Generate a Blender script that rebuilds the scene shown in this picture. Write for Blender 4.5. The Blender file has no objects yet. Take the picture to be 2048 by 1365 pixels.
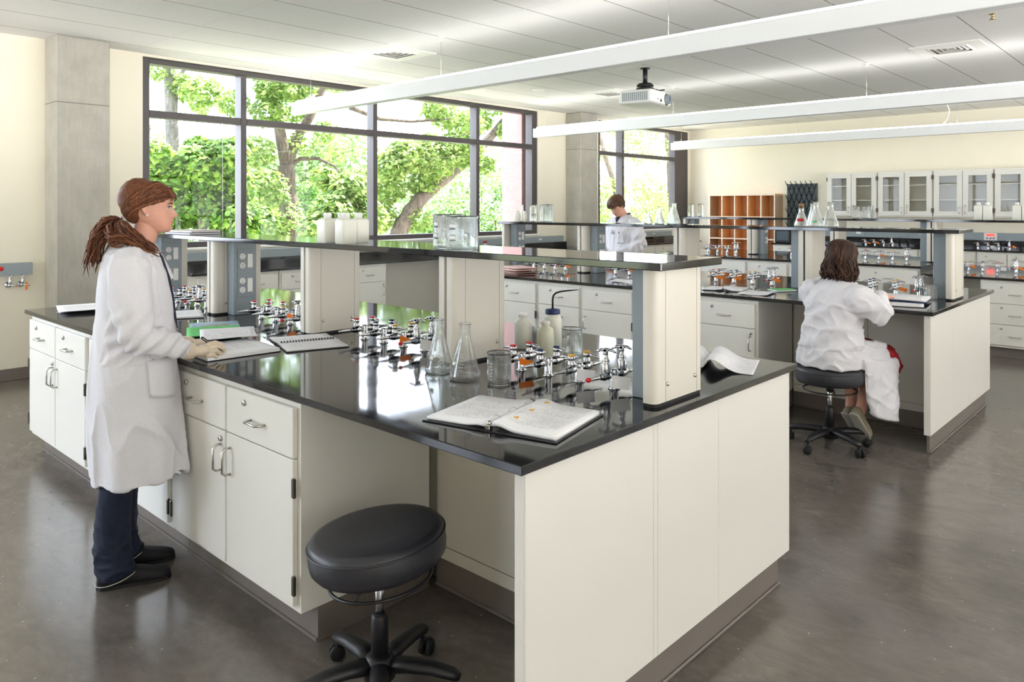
import bpy, bmesh, math, random
from math import sin, cos, pi, radians
from mathutils import Vector, Matrix, noise

# ---------------------------------------------------------------- camera, sky, sun, exposure
SC = bpy.context.scene
COL = SC.collection
EYE = 1.58
FPX = 1515.0
cam_d = bpy.data.cameras.new('camera')
cam = bpy.data.objects.new('camera', cam_d)
COL.objects.link(cam)
cam_d.sensor_width = 36.0
cam_d.lens = FPX / 2048 * 36.0
cam_d.shift_y = -(682.5 - 413.0) / 2048
cam_d.clip_start = 0.05
cam_d.clip_end = 300
YAW = math.atan2(1629, FPX)                 # forward = (-sin-ish) towards the windows
cam.location = (0, 0, EYE)
cam.rotation_euler = (pi / 2, 0, pi / 2 - YAW)
SC.camera = cam

world = bpy.data.worlds.new('sky')
SC.world = world
world.use_nodes = True
wn = world.node_tree
bg = wn.nodes['Background']
bg.inputs[0].default_value = (0.935, 0.95, 1.0, 1)
def _wm(op, a_, b_=None, clamp=False):
    nd = wn.nodes.new('ShaderNodeMath'); nd.operation = op; nd.use_clamp = clamp
    for i_, v_ in enumerate((a_, b_)):
        if v_ is None: continue
        if isinstance(v_, (int, float)): nd.inputs[i_].default_value = v_
        else: wn.links.new(v_, nd.inputs[i_])
    return nd.outputs[0]
# bright hazy sky over the trees; unseen to the right, a dimmer sky over an added bright band lighting the ceiling
SKY_WOODS, SKY_RIGHT, LOW_FILL = 4.1, 1.0, 6.0
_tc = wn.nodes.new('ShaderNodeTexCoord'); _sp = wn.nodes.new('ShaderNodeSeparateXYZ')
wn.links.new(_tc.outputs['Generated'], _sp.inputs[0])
_right = _wm('MULTIPLY', _wm('ADD', _sp.outputs[0], .1), 2.5, True)
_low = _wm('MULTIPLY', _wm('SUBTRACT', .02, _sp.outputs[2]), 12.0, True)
_ys = _wm('ADD', SKY_RIGHT, _wm('MULTIPLY', _low, LOW_FILL - SKY_RIGHT))
_st = _wm('ADD', _wm('MULTIPLY', _ys, _right), _wm('MULTIPLY', _wm('SUBTRACT', 1.0, _right), SKY_WOODS))
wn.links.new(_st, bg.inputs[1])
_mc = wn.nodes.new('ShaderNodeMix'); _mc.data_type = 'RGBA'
wn.links.new(_right, _mc.inputs[0]); _mc.inputs[6].default_value = (0.84, 0.915, 1.06, 1); _mc.inputs[7].default_value = (1.0, .965, .93, 1)
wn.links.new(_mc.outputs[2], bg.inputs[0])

sun_d = bpy.data.lights.new('sun', 'SUN')
sun = bpy.data.objects.new('sun', sun_d)
COL.objects.link(sun)
sun_d.energy = 12.0
sun_d.angle = 0.02
sun_d.color = (1.0, 0.93, 0.78)
sun.rotation_euler = Vector((0.0, -0.62, -0.78)).to_track_quat('-Z', 'Y').to_euler()

SC.view_settings.view_transform = 'Standard'
SC.view_settings.look = 'None'
SC.view_settings.gamma = 1.0
SC.view_settings.use_curve_mapping = False
SC.view_settings.exposure = 1.35
SC.cycles.transparent_max_bounces = 32
SC.cycles.max_bounces = 16
SC.cycles.diffuse_bounces = 6
SC.cycles.glossy_bounces = 5
SC.cycles.transmission_bounces = 14
SC.cycles.sample_clamp_indirect = 6.0

def portal(name, loc, rot, sx, sy):
    d = bpy.data.lights.new(name, 'AREA')
    d.shape = 'RECTANGLE'; d.size = sx; d.size_y = sy
    d.cycles.is_portal = True
    o = bpy.data.objects.new(name, d); COL.objects.link(o)
    o.location = loc; o.rotation_euler = rot
    return o
XW = -8.0      # window wall
YFAR = 14.0    # far wall
CEIL = 3.14
XR = 5.2       # unseen wall right of the camera, holding the added fill windows
YB = -3.4
# sky portals in the window openings (area faces -Z of the lamp into the room)
portal('portal_window_1', (XW - .17, 6.12, 2.15), (0, -pi / 2, 0), 1.98, 6.1)
portal('portal_window_2', (XW - .17, 12.4, 2.15), (0, -pi / 2, 0), 1.98, 3.1)
portal('portal_fill_window_3', (XR + .17, 5.3, 1.75), (0, pi / 2, 0), 2.6, 16.6)
portal('portal_window_5', (-6.3, YB - .17, 1.68), (pi / 2, 0, 0), 2.8, 2.7)
portal('portal_window_4', (XW - .17, -0.9, 2.05), (0, -pi / 2, 0), 2.1, 3.4)

# ---------------------------------------------------------------- materials
def lin(c):
    c = c / 255.0
    return c / 12.92 if c <= 0.04045 else ((c + 0.055) / 1.055) ** 2.4
def rgb(r, g, b): return (lin(r), lin(g), lin(b), 1)

class NT:
    def __init__(s, name):
        s.m = bpy.data.materials.new(name); s.m.use_nodes = True
        s.t = s.m.node_tree; s.t.nodes.clear()
        s.out = s.n('ShaderNodeOutputMaterial')
    def n(s, typ, **kw):
        nd = s.t.nodes.new(typ)
        for k, v in kw.items(): setattr(nd, k, v)
        return nd
    def l(s, a, b): s.t.links.new(a, b)
    def math(s, op, a, b=None, c=None):
        nd = s.n('ShaderNodeMath', operation=op)
        for i, v in enumerate((a, b, c)):
            if v is None: continue
            if isinstance(v, (int, float)): nd.inputs[i].default_value = v
            else: s.l(v, nd.inputs[i])
        return nd.outputs[0]
    def mix(s, f, a, b):
        nd = s.n('ShaderNodeMix', data_type='RGBA')
        for i, v in ((0, f), (6, a), (7, b)):
            if isinstance(v, (int, float)): nd.inputs[i].default_value = v
            elif isinstance(v, tuple): nd.inputs[i].default_value = v
            else: s.l(v, nd.inputs[i])
        return nd.outputs[2]
    def ramp(s, f, stops):
        nd = s.n('ShaderNodeValToRGB'); s.l(f, nd.inputs[0])
        e = nd.color_ramp.elements
        while len(e) < len(stops): e.new(0.5)
        for el, (p, c) in zip(e, stops):
            el.position = p; el.color = c if len(c) == 4 else (*c, 1)
        return nd.outputs[0]
    def coord(s, kind='Object'):
        return s.n('ShaderNodeTexCoord').outputs[kind]
    def sep(s, v):
        nd = s.n('ShaderNodeSeparateXYZ'); s.l(v, nd.inputs[0]); return nd.outputs
    def noise(s, v, scale, detail=4, rough=.55, dist=0):
        nd = s.n('ShaderNodeTexNoise'); s.l(v, nd.inputs['Vector'])
        nd.inputs['Scale'].default_value = scale; nd.inputs['Detail'].default_value = detail
        nd.inputs['Roughness'].default_value = rough; nd.inputs['Distortion'].default_value = dist
        return nd.outputs[0]
    def mapping(s, v, scale=(1, 1, 1), rot=(0, 0, 0)):
        nd = s.n('ShaderNodeMapping'); s.l(v, nd.inputs[0])
        nd.inputs['Scale'].default_value = scale; nd.inputs['Rotation'].default_value = rot
        return nd.outputs[0]
    def bsdf(s, color=None, rough=.5, metal=0, spec=.5, **kw):
        b = s.n('ShaderNodeBsdfPrincipled')
        if isinstance(color, tuple): b.inputs['Base Color'].default_value = color
        elif color is not None: s.l(color, b.inputs['Base Color'])
        if isinstance(rough, (int, float)): b.inputs['Roughness'].default_value = rough
        else: s.l(rough, b.inputs['Roughness'])
        b.inputs['Metallic'].default_value = metal
        b.inputs['Specular IOR Level'].default_value = spec
        for k, v in kw.items(): b.inputs[k].default_value = v
        s.l(b.outputs[0], s.out.inputs[0])
        return b
    def bump(s, b, h, strength=.2, dist=.01):
        nd = s.n('ShaderNodeBump'); s.l(h, nd.inputs['Height'])
        nd.inputs['Strength'].default_value = strength; nd.inputs['Distance'].default_value = dist
        s.l(nd.outputs[0], b.inputs['Normal'])

def simple(name, col, rough=.5, metal=0, spec=.5, var=.0, scale=8, bump=0, **kw):
    t = NT(name)
    c = col
    if var:
        f = t.noise(t.coord(), scale)
        d = tuple(x * (1 - var) for x in col[:3]) + (1,)
        e = tuple(min(1, x * (1 + var)) for x in col[:3]) + (1,)
        c = t.ramp(f, [(.3, d), (.7, e)])
    b = t.bsdf(c, rough, metal, spec, **kw)
    if bump: t.bump(b, t.noise(t.coord(), scale * 6), bump)
    return t.m

M = {}
M['wall'] = simple('wall_paint_cream', rgb(240, 234, 217), .7, var=.015, scale=2)
M['white_wall'] = simple('white_sill_paint', rgb(240, 240, 236), .6)
M['cabinet'] = simple('cream_powder_coated_steel', rgb(228, 226, 219), .34, spec=.45, var=.01, scale=3)
M['post'] = simple('cream_post_enamel', rgb(212, 207, 196), .38, var=.01, scale=5)
M['knee'] = simple('grey_cream_panel', rgb(224, 219, 208), .45, var=.015, scale=4)
M['seam'] = simple('panel_seam_shadow_gap', rgb(120, 116, 108), .6)
M['black_gap'] = simple('dark_recess', rgb(40, 38, 36), .7)
M['gray_metal'] = simple('blue_grey_painted_metal', rgb(136, 147, 154), .42, var=.03, scale=30)
M['raceway'] = simple('blue_grey_raceway', rgb(150, 162, 168), .45)
M['chrome'] = simple('polished_chrome', (.64, .65, .68, 1), .08, metal=1)
M['steel'] = simple('brushed_nickel_pull', (.56, .54, .50, 1), .28, metal=1)
M['hinge'] = simple('dark_hinge_metal', (.10, .085, .07, 1), .4, metal=.7)
M['bronze'] = simple('dark_bronze_window_frame', rgb(74, 68, 70), .42)
M['base'] = simple('taupe_rubber_base', rgb(118, 110, 104), .55, var=.02)
M['white_plastic'] = simple('white_plastic', rgb(240, 240, 238), .4)
M['black_plastic'] = simple('black_plastic', rgb(24, 24, 27), .42)
M['black_rubber'] = simple('black_rubber', rgb(18, 18, 19), .6)
M['vinyl'] = simple('black_vinyl_upholstery', rgb(46, 46, 52), .38, var=.06, scale=60, bump=.05)
M['orange'] = simple('orange_tag', rgb(255, 132, 20), .5)
M['red'] = simple('red_plastic', rgb(205, 28, 32), .4)
M['yellow'] = simple('yellow_plastic', rgb(225, 170, 40), .4)
M['blue'] = simple('dark_blue_plastic', rgb(26, 44, 98), .4)
M['brass'] = simple('brass_fitting', (.55, .42, .22, 1), .3, metal=1)
M['ltwhite'] = simple('white_light_bar_enamel', rgb(238, 240, 243), .4)
M['cork'] = simple('cork', rgb(150, 110, 75), .8, var=.2, scale=80)
M['green'] = simple('green_paper', rgb(110, 205, 120), .6, var=.06, scale=5)
M['paper'] = simple('white_paper', rgb(240, 240, 242), .7)
M['black_cover'] = simple('black_binder_vinyl', rgb(22, 22, 26), .35)
M['pink'] = simple('dusty_pink_card', rgb(214, 180, 172), .65, var=.05)
M['hdpe'] = simple('milky_white_bottle_plastic', rgb(232, 232, 222), .38, **{'Subsurface Weight': .15})
M['hdpe_liquid'] = simple('bottle_with_pale_liquid', rgb(222, 222, 200), .36)
M['denim'] = simple('dark_blue_denim', rgb(15, 26, 50), .8, var=.25, scale=40, bump=.2)
M['stitch'] = simple('pale_stitching', rgb(190, 190, 185), .7)
M['skin'] = simple('fair_skin', rgb(216, 160, 138), .5, var=.05, scale=14, **{'Subsurface Weight': .12, 'Subsurface Radius': (.02, .008, .004)})
M['lips'] = simple('lips', rgb(178, 92, 84), .42)
M['brow'] = simple('eyebrow_brown', rgb(96, 62, 46), .7)
M['eyewhite'] = simple('eye_white', rgb(226, 224, 222), .25)
M['iris'] = simple('iris_grey_blue', rgb(74, 86, 96), .2)
M['lash'] = simple('dark_lash', rgb(52, 34, 28), .6)
M['glove'] = simple('latex_glove', rgb(222, 206, 184), .5, var=.04, scale=40, bump=.15)
M['pearl'] = simple('pearl_stud', rgb(240, 238, 236), .2)
M['shoe_black'] = simple('black_shoe_suede', rgb(14, 14, 18), .75)
M['shoe_olive'] = simple('olive_canvas_shoe', rgb(140, 132, 108), .8, var=.1, scale=120)
M['sole'] = simple('pale_rubber_sole', rgb(178, 174, 164), .7)
M['red_cloth'] = simple('red_skirt_cloth', rgb(150, 20, 26), .8)
M['dark_shirt'] = simple('dark_navy_shirt', rgb(34, 36, 56), .8)
M['brick'] = None

def coat_mat():
    t = NT('white_lab_coat_cotton')
    f = t.noise(t.coord(), 260, 2)
    c = t.ramp(f, [(.3, rgb(226, 225, 231)), (.7, rgb(238, 238, 243))])
    b = t.bsdf(c, .85, spec=.2)
    tr = t.n('ShaderNodeBsdfTranslucent'); tr.inputs[0].default_value = rgb(238, 232, 236)
    mx = t.n('ShaderNodeMixShader'); mx.inputs[0].default_value = .12
    t.l(b.outputs[0], mx.inputs[1]); t.l(tr.outputs[0], mx.inputs[2]); t.l(mx.outputs[0], t.out.inputs[0])
    n2 = t.noise(t.coord(), 9, 5, .6, .8)
    t.bump(b, n2, .25, .02)
    return t.m
M['coat'] = coat_mat()

def hair_mat(name, c0, c1, c2):
    t = NT(name)
    v = t.mapping(t.coord(), (140, 140, 9))
    f = t.noise(v, 1.0, 4, .6)
    r = t.n('ShaderNodeNewGeometry').outputs['Random Per Island']
    f2 = t.math('ADD', t.math('MULTIPLY', f, .6), t.math('MULTIPLY', r, .4))
    c = t.ramp(f2, [(.25, c0), (.5, c1), (.8, c2)])
    b = t.bsdf(c, .45, spec=.22)
    return t.m
M['hair_auburn'] = hair_mat('auburn_brown_hair', rgb(62, 34, 24), rgb(104, 62, 42), rgb(158, 106, 72))
M['hair_brown'] = hair_mat('dark_brown_hair', rgb(30, 19, 15), rgb(58, 37, 28), rgb(96, 64, 48))
M['hair_short'] = hair_mat('short_brown_hair', rgb(58, 40, 30), rgb(92, 68, 52), rgb(124, 96, 76))

def epoxy():
    t = NT('black_epoxy_resin_top')
    co = t.coord()
    f = t.noise(co, 5, 5, .6)
    rg = t.n('ShaderNodeMapRange'); t.l(f, rg.inputs[0])
    rg.inputs[1].default_value = .3; rg.inputs[2].default_value = .7
    rg.inputs[3].default_value = .045; rg.inputs[4].default_value = .09
    t.bsdf(t.ramp(f, [(.3, rgb(14, 14, 17)), (.7, rgb(21, 21, 24))]), rg.outputs[0], spec=.7)
    return t.m
M['epoxy'] = epoxy()

def concrete(name, a, b, sc=3):
    t = NT(name)
    co = t.coord()
    f = t.noise(co, sc, 8, .62)
    g = t.noise(t.mapping(co, (40, 40, 6)), 1, 3)
    h = t.math('ADD', t.math('MULTIPLY', f, .75), t.math('MULTIPLY', g, .25))
    z = t.sep(co)[2]
    # horizontal pour joint
    j = t.math('LESS_THAN', t.math('ABSOLUTE', t.math('SUBTRACT', z, 2.53)), .004)
    c = t.mix(j, t.ramp(h, [(.3, a), (.7, b)]), rgb(120, 120, 112))
    bs = t.bsdf(c, .8)
    t.bump(bs, h, .25, .01)
    return t.m
M['concrete'] = concrete('fair_faced_concrete', rgb(164, 161, 152), rgb(192, 189, 179))

def ceiling_mat():
    t = NT('acoustic_ceiling_tiles')
    p = t.n('ShaderNodeNewGeometry').outputs['Position']
    x, y, z = t.sep(p)
    def line(v, off, pitch, w):
        u = t.math('FRACT', t.math('DIVIDE', t.math('SUBTRACT', v, off), pitch))
        d = t.math('MINIMUM', u, t.math('SUBTRACT', 1.0, u))
        return t.math('LESS_THAN', t.math('MULTIPLY', d, pitch), w)
    lx = line(x, -5.22 - 61 * .1, .61, .005)      # seams running across the room, dark reveal
    ly = line(y, 2.962 - 14.85, 1.485, .007)      # seams running with the light bars
    n1 = t.noise(p, 160, 3)
    base = t.ramp(n1, [(.3, rgb(228, 228, 228)), (.7, rgb(240, 240, 239))])
    c = t.mix(lx, base, rgb(150, 146, 142))
    c = t.mix(ly, c, rgb(226, 228, 228))
    b = t.bsdf(c, .9, spec=.1)
    hgt = t.math('SUBTRACT', 1.0, t.math('MAXIMUM', lx, ly))
    t.bump(b, hgt, .3, .01)
    return t.m
M['ceiling'] = ceiling_mat()

def floor_mat():
    t = NT('polished_grey_concrete_floor')
    p = t.n('ShaderNodeNewGeometry').outputs['Position']
    f = t.noise(p, .9, 5, .6, .5)
    g = t.noise(t.mapping(p, (1, 1.6, 1), (0, 0, .7)), 3.2, 7, .66, .9)
    k = t.noise(t.mapping(p, (1, 2.2, 1), (0, 0, -.4)), 13, 6, .7, .6)
    h = t.math('ADD', t.math('ADD', t.math('MULTIPLY', f, .4), t.math('MULTIPLY', g, .38)), t.math('MULTIPLY', k, .22))
    c = t.ramp(h, [(.34, rgb(78, 74, 69)), (.46, rgb(96, 90, 84)), (.55, rgb(108, 101, 94)), (.68, rgb(128, 121, 114))])
    fl = t.noise(p, 42, 2, .5)
    c = t.mix(t.math('MULTIPLY', t.math('GREATER_THAN', fl, .735), .5), c, rgb(196, 194, 190))
    r = t.n('ShaderNodeMapRange'); t.l(h, r.inputs[0])
    r.inputs[1].default_value = .3; r.inputs[2].default_value = .7
    r.inputs[3].default_value = .13; r.inputs[4].default_value = .27
    b = t.bsdf(c, r.outputs[0], spec=.8)
    t.bump(b, t.noise(p, 3, 3, .5), .04, .01)
    return t.m
M['floor'] = floor_mat()

def glass_mat(name, tint, edge=.75, ior_f=1.5, base=.04, rough=0.0, frost=0.0):
    """thin vessel or window glass: clear through the middle, mirror-like towards the rims"""
    t = NT(name)
    tr = t.n('ShaderNodeBsdfTransparent'); tr.inputs[0].default_value = tint
    gl = t.n('ShaderNodeBsdfGlossy'); gl.inputs['Roughness'].default_value = rough
    gl.inputs[0].default_value = (.95, .97, 1, 1)
    lw = t.n('ShaderNodeLayerWeight'); lw.inputs[0].default_value = .5
    mx = t.n('ShaderNodeMixShader')
    f = t.math('MINIMUM', t.math('ADD', t.math('MULTIPLY', t.math('POWER', lw.outputs['Facing'], 3.2), edge), base), 1.0)
    t.l(f, mx.inputs[0]); t.l(tr.outputs[0], mx.inputs[1]); t.l(gl.outputs[0], mx.inputs[2])
    last = mx.outputs[0]
    if frost:
        df = t.n('ShaderNodeBsdfDiffuse'); df.inputs[0].default_value = (.85, .88, .9, 1)
        m2 = t.n('ShaderNodeMixShader'); m2.inputs[0].default_value = frost
        t.l(last, m2.inputs[1]); t.l(df.outputs[0], m2.inputs[2]); last = m2.outputs[0]
    t.l(last, t.out.inputs[0])
    return t.m
M['pane'] = glass_mat('clear_window_glass', (.985, .995, .99, 1), .28, base=.012)
def vessel_glass():
    t = NT('borosilicate_glass')
    g = t.n('ShaderNodeBsdfGlass'); g.inputs['IOR'].default_value = 1.47; g.inputs['Roughness'].default_value = 0.0
    g.inputs[0].default_value = (.985, .992, .992, 1)
    tr = t.n('ShaderNodeBsdfTransparent'); tr.inputs[0].default_value = (.97, .98, .98, 1)
    mx = t.n('ShaderNodeMixShader'); mx.inputs[0].default_value = .25
    t.l(g.outputs[0], mx.inputs[1]); t.l(tr.outputs[0], mx.inputs[2]); t.l(mx.outputs[0], t.out.inputs[0])
    return t.m
M['glass'] = vessel_glass()
M['water'] = glass_mat('clear_water', (.9, .96, .97, 1), 1.0, 1.33)
M['cabglass'] = glass_mat('cabinet_door_glass', (.97, .97, .95, 1), .2, base=.012)
M['frost'] = simple('white_enamel_marking', rgb(236, 238, 236), .5)

def paper_text(name, pitch=.0054, margin=.018, w=.2, h=.26, col=rgb(90, 90, 96), bg_=rgb(238, 238, 241), dens=.42):
    """rows of small print too fine to read; x runs along the line of text, origin at the sheet's middle"""
    t = NT(name)
    x, y, z = t.sep(t.coord())
    row = t.math('DIVIDE', y, pitch)
    fr = t.math('FRACT', t.math('ADD', row, 100.0))
    inl = t.math('LESS_THAN', fr, .38)
    cell = t.n('ShaderNodeCombineXYZ')
    t.l(t.math('MULTIPLY', x, 260.0), cell.inputs[0]); t.l(t.math('MULTIPLY', t.math('FLOOR', row), 17.3), cell.inputs[1])
    nz = t.n('ShaderNodeTexWhiteNoise', noise_dimensions='2D')
    fl = t.n('ShaderNodeVectorMath', operation='FLOOR'); t.l(cell.outputs[0], fl.inputs[0]); t.l(fl.outputs[0], nz.inputs[0])
    wd = t.math('GREATER_THAN', nz.outputs[0], dens)
    blk = t.noise(t.mapping(t.coord(), (3, 14, 1)), 2.2, 1)
    para = t.math('GREATER_THAN', blk, .42)
    mx = t.math('LESS_THAN', t.math('ABSOLUTE', x), w / 2 - margin)
    my = t.math('LESS_THAN', t.math('ABSOLUTE', y), h / 2 - margin)
    k = t.math('MULTIPLY', t.math('MULTIPLY', inl, wd), t.math('MULTIPLY', para, t.math('MULTIPLY', mx, my)))
    c = t.mix(t.math('MULTIPLY', k, .42), bg_, col)
    t.bsdf(c, .7)
    return t.m
M['text'] = paper_text('printed_page')
M['text2'] = paper_text('printed_page_with_diagrams', .009, .02, .3, .24, rgb(120, 120, 126), dens=.5)
M['mag'] = paper_text('magazine_page', .007, .02, .24, .28, rgb(150, 150, 156), rgb(236, 236, 240), .3)

def wood(name, a, b):
    t = NT(name)
    f = t.noise(t.mapping(t.coord(), (14, 14, 1.4)), 2.0, 6, .6, .6)
    bs = t.bsdf(t.ramp(f, [(.3, a), (.7, b)]), .5)
    return t.m
M['wood'] = wood('orange_oak_veneer', rgb(216, 160, 106), rgb(238, 190, 136))
M['wood_edge'] = simple('pale_edge_banding', rgb(240, 226, 206), .5)
M['wood_side'] = wood('brown_laminate_side', rgb(164, 140, 116), rgb(184, 160, 134))

def brick():
    t = NT('red_brick_pier')
    bt = t.n('ShaderNodeTexBrick')
    t.l(t.mapping(t.coord(), (1, 1, 1), (pi / 2, 0, 0)), bt.inputs[0])
    bt.inputs['Color1'].default_value = rgb(150, 116, 116); bt.inputs['Color2'].default_value = rgb(160, 126, 126)
    bt.inputs['Mortar'].default_value = rgb(162, 136, 134); bt.inputs['Scale'].default_value = 9
    t.bsdf(bt.outputs[0], .8)
    return t.m
M['brick'] = brick()

def dk(c, k=.74): return (c[0] * k, c[1] * k, c[2] * k, 1)
def leaf_mat(name, dark, mid, light, trans=.4):
    t = NT(name)
    g = t.n('ShaderNodeNewGeometry')
    r = g.outputs['Random Per Island']
    n = t.noise(g.outputs['Position'], .9, 2)
    f = t.math('ADD', t.math('MULTIPLY', r, .65), t.math('MULTIPLY', n, .45))
    c = t.ramp(f, [(.2, dark), (.5, mid), (.85, light)])
    d = t.bsdf(c, .45, spec=.35)
    tr = t.n('ShaderNodeBsdfTranslucent')
    t.l(t.mix(.45, c, dk(rgb(186, 214, 104))), tr.inputs[0])
    mx = t.n('ShaderNodeMixShader'); mx.inputs[0].default_value = trans
    t.l(d.outputs[0], mx.inputs[1]); t.l(tr.outputs[0], mx.inputs[2]); t.l(mx.outputs[0], t.out.inputs[0])
    return t.m
M['leaf_a'] = leaf_mat('maple_leaves', dk(rgb(58, 104, 44)), dk(rgb(104, 158, 62)), dk(rgb(168, 204, 92)))
M['leaf_b'] = leaf_mat('yellow_green_leaves', dk(rgb(84, 128, 58)), dk(rgb(142, 180, 92)), dk(rgb(200, 216, 140)))
M['leaf_c'] = leaf_mat('hazed_distant_leaves', dk(rgb(128, 166, 112)), dk(rgb(170, 204, 150)), dk(rgb(206, 228, 182)))  # haze of distance is mixed into these leaf colours
M['leaf_d'] = leaf_mat('deep_green_leaves', dk(rgb(44, 92, 46)), dk(rgb(84, 144, 74)), dk(rgb(140, 188, 112)))
def bark(name, a, b):
    t = NT(name)
    f = t.noise(t.mapping(t.coord(), (9, 9, 2.2)), 2.2, 7, .7, .5)
    bs = t.bsdf(t.ramp(f, [(.32, a), (.68, b)]), .9)
    t.bump(bs, f, .9, .05)
    return t.m
M['bark'] = bark('grey_brown_bark', rgb(66, 58, 54), rgb(128, 118, 110))
M['bark_gray'] = bark('pale_grey_bark', rgb(84, 84, 88), rgb(140, 139, 140))
M['lawn'] = simple('sunlit_lawn', rgb(120, 128, 92), .9, var=.25, scale=3)

def emit(name, col, s):
    t = NT(name)
    e = t.n('ShaderNodeEmission'); e.inputs[0].default_value = col; e.inputs[1].default_value = s
    t.l(e.outputs[0], t.out.inputs[0])
    return t.m
M['tube'] = emit('fluorescent_lamp', (1, .97, .92, 1), 4.0)
M['can'] = emit('recessed_lamp', (1, .97, .9, 1), 5)
M['red_led'] = emit('red_led_display', (1, .06, .05, 1), 1.2)

# ---------------------------------------------------------------- mesh building
class MB:
    """collects shapes and links them as ONE mesh object"""
    def __init__(s): s.v = []; s.f = []; s.mi = []; s.sm = []
    def add(s, vs, fs, mi=0, smooth=False, mat=None):
        o = len(s.v)
        for p in vs:
            p = Vector(p)
            s.v.append(tuple(mat @ p) if mat else tuple(p))
        for f in fs:
            s.f.append(tuple(i + o for i in f)); s.mi.append(mi); s.sm.append(smooth)
    def box(s, x0, x1, y0, y1, z0, z1, c=0.0, mi=0, mat=None):
        if x1 < x0: x0, x1 = x1, x0
        if y1 < y0: y0, y1 = y1, y0
        if z1 < z0: z0, z1 = z1, z0
        if c <= 0:
            vs = [(x, y, z) for z in (z0, z1) for y in (y0, y1) for x in (x0, x1)]
            fs = [(0, 2, 3, 1), (4, 5, 7, 6), (0, 1, 5, 4), (2, 6, 7, 3), (0, 4, 6, 2), (1, 3, 7, 5)]
            s.add(vs, fs, mi, False, mat); return
        c = min(c, (x1 - x0) * .45, (y1 - y0) * .45, (z1 - z0) * .45)
        vs = []; idx = {}
        for sx in (0, 1):
            for sy in (0, 1):
                for sz in (0, 1):
                    X = (x0, x1)[sx]; Y = (y0, y1)[sy]; Z = (z0, z1)[sz]
                    dx = c if sx == 0 else -c; dy = c if sy == 0 else -c; dz = c if sz == 0 else -c
                    idx[(sx, sy, sz, 0)] = len(vs); vs.append((X, Y + dy, Z + dz))
                    idx[(sx, sy, sz, 1)] = len(vs); vs.append((X + dx, Y, Z + dz))
                    idx[(sx, sy, sz, 2)] = len(vs); vs.append((X + dx, Y + dy, Z))
        I = lambda a, b, d, k: idx[(a, b, d, k)]
        fs = [(I(0, 0, 0, 0), I(0, 0, 1, 0), I(0, 1, 1, 0), I(0, 1, 0, 0)), (I(1, 0, 0, 0), I(1, 1, 0, 0), I(1, 1, 1, 0), I(1, 0, 1, 0)),
              (I(0, 0, 0, 1), I(1, 0, 0, 1), I(1, 0, 1, 1), I(0, 0, 1, 1)), (I(0, 1, 0, 1), I(0, 1, 1, 1), I(1, 1, 1, 1), I(1, 1, 0, 1)),
              (I(0, 0, 0, 2), I(0, 1, 0, 2), I(1, 1, 0, 2), I(1, 0, 0, 2)), (I(0, 0, 1, 2), I(1, 0, 1, 2), I(1, 1, 1, 2), I(0, 1, 1, 2))]
        for a in (0, 1):
            for b in (0, 1):
                fs.append((I(a, b, 0, 0), I(a, b, 1, 0), I(a, b, 1, 1), I(a, b, 0, 1)))
                fs.append((I(a, 0, b, 0), I(a, 1, b, 0), I(a, 1, b, 2), I(a, 0, b, 2)))
                fs.append((I(0, a, b, 1), I(1, a, b, 1), I(1, a, b, 2), I(0, a, b, 2)))
                for d in (0, 1): fs.append((I(a, b, d, 0), I(a, b, d, 1), I(a, b, d, 2)))
        s.add(vs, fs, mi, False, mat)
    def lathe(s, prof, n=24, mi=0, smooth=True, mat=None, close=False, scale=(1, 1)):
        """prof: (r, z) from bottom to top"""
        vs = []; fs = []
        m = len(prof)
        for (r, z) in prof:
            for k in range(n):
                a = 2 * pi * k / n
                vs.append((max(r, 1e-5) * cos(a) * scale[0], max(r, 1e-5) * sin(a) * scale[1], z))
        for i in range(m - 1):
            for k in range(n):
                fs.append((i * n + k, i * n + (k + 1) % n, (i + 1) * n + (k + 1) % n, (i + 1) * n + k))
        fs.append(tuple(reversed(range(n)))); fs.append(tuple(range((m - 1) * n, m * n)))
        s.add(vs, fs, mi, smooth, mat)
    def cyl(s, p0, p1, r0, r1=None, n=16, mi=0, smooth=True):
        s.tube([p0, p1], [r0, r0 if r1 is None else r1], n, mi, smooth)
    def tube(s, pts, radii, n=10, mi=0, smooth=True, flat=1.0, up=None, closed=False):
        pts = [Vector(p) for p in pts]
        if isinstance(radii, (int, float)): radii = [radii] * len(pts)
        rings = []
        N = None
        for i, p in enumerate(pts):
            if closed: t = pts[(i + 1) % len(pts)] - pts[i - 1]
            elif i == 0: t = pts[1] - pts[0]
            elif i == len(pts) - 1: t = pts[-1] - pts[-2]
            else: t = (pts[i + 1] - p).normalized() + (p - pts[i - 1]).normalized()
            if t.length < 1e-9: t = Vector((0, 0, 1))
            t.normalize()
            if N is None:
                u = Vector(up) if up else (Vector((0, 0, 1)) if abs(t.z) < .9 else Vector((1, 0, 0)))
                N = (u - t * u.dot(t)).normalized()
            else:
                N = N - t * N.dot(t)
                if N.length < 1e-6: N = t.orthogonal()
                N.normalize()
            B = t.cross(N)
            rings.append([p + (N * cos(2 * pi * k / n) * flat + B * sin(2 * pi * k / n)) * radii[i] for k in range(n)])
        s.loft(rings, mi, smooth, closed)
    def loft(s, rings, mi=0, smooth=True, closed=False, caps=True):
        n = len(rings[0]); vs = [p for r in rings for p in r]; fs = []
        m = len(rings)
        for i in range(m if closed else m - 1):
            for k in range(n):
                a = i * n; b = ((i + 1) % m) * n
                fs.append((a + k, a + (k + 1) % n, b + (k + 1) % n, b + k))
        if not closed and caps:
            fs.append(tuple(reversed(range(n)))); fs.append(tuple(range((m - 1) * n, m * n)))
        s.add(vs, fs, mi, smooth)
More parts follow.
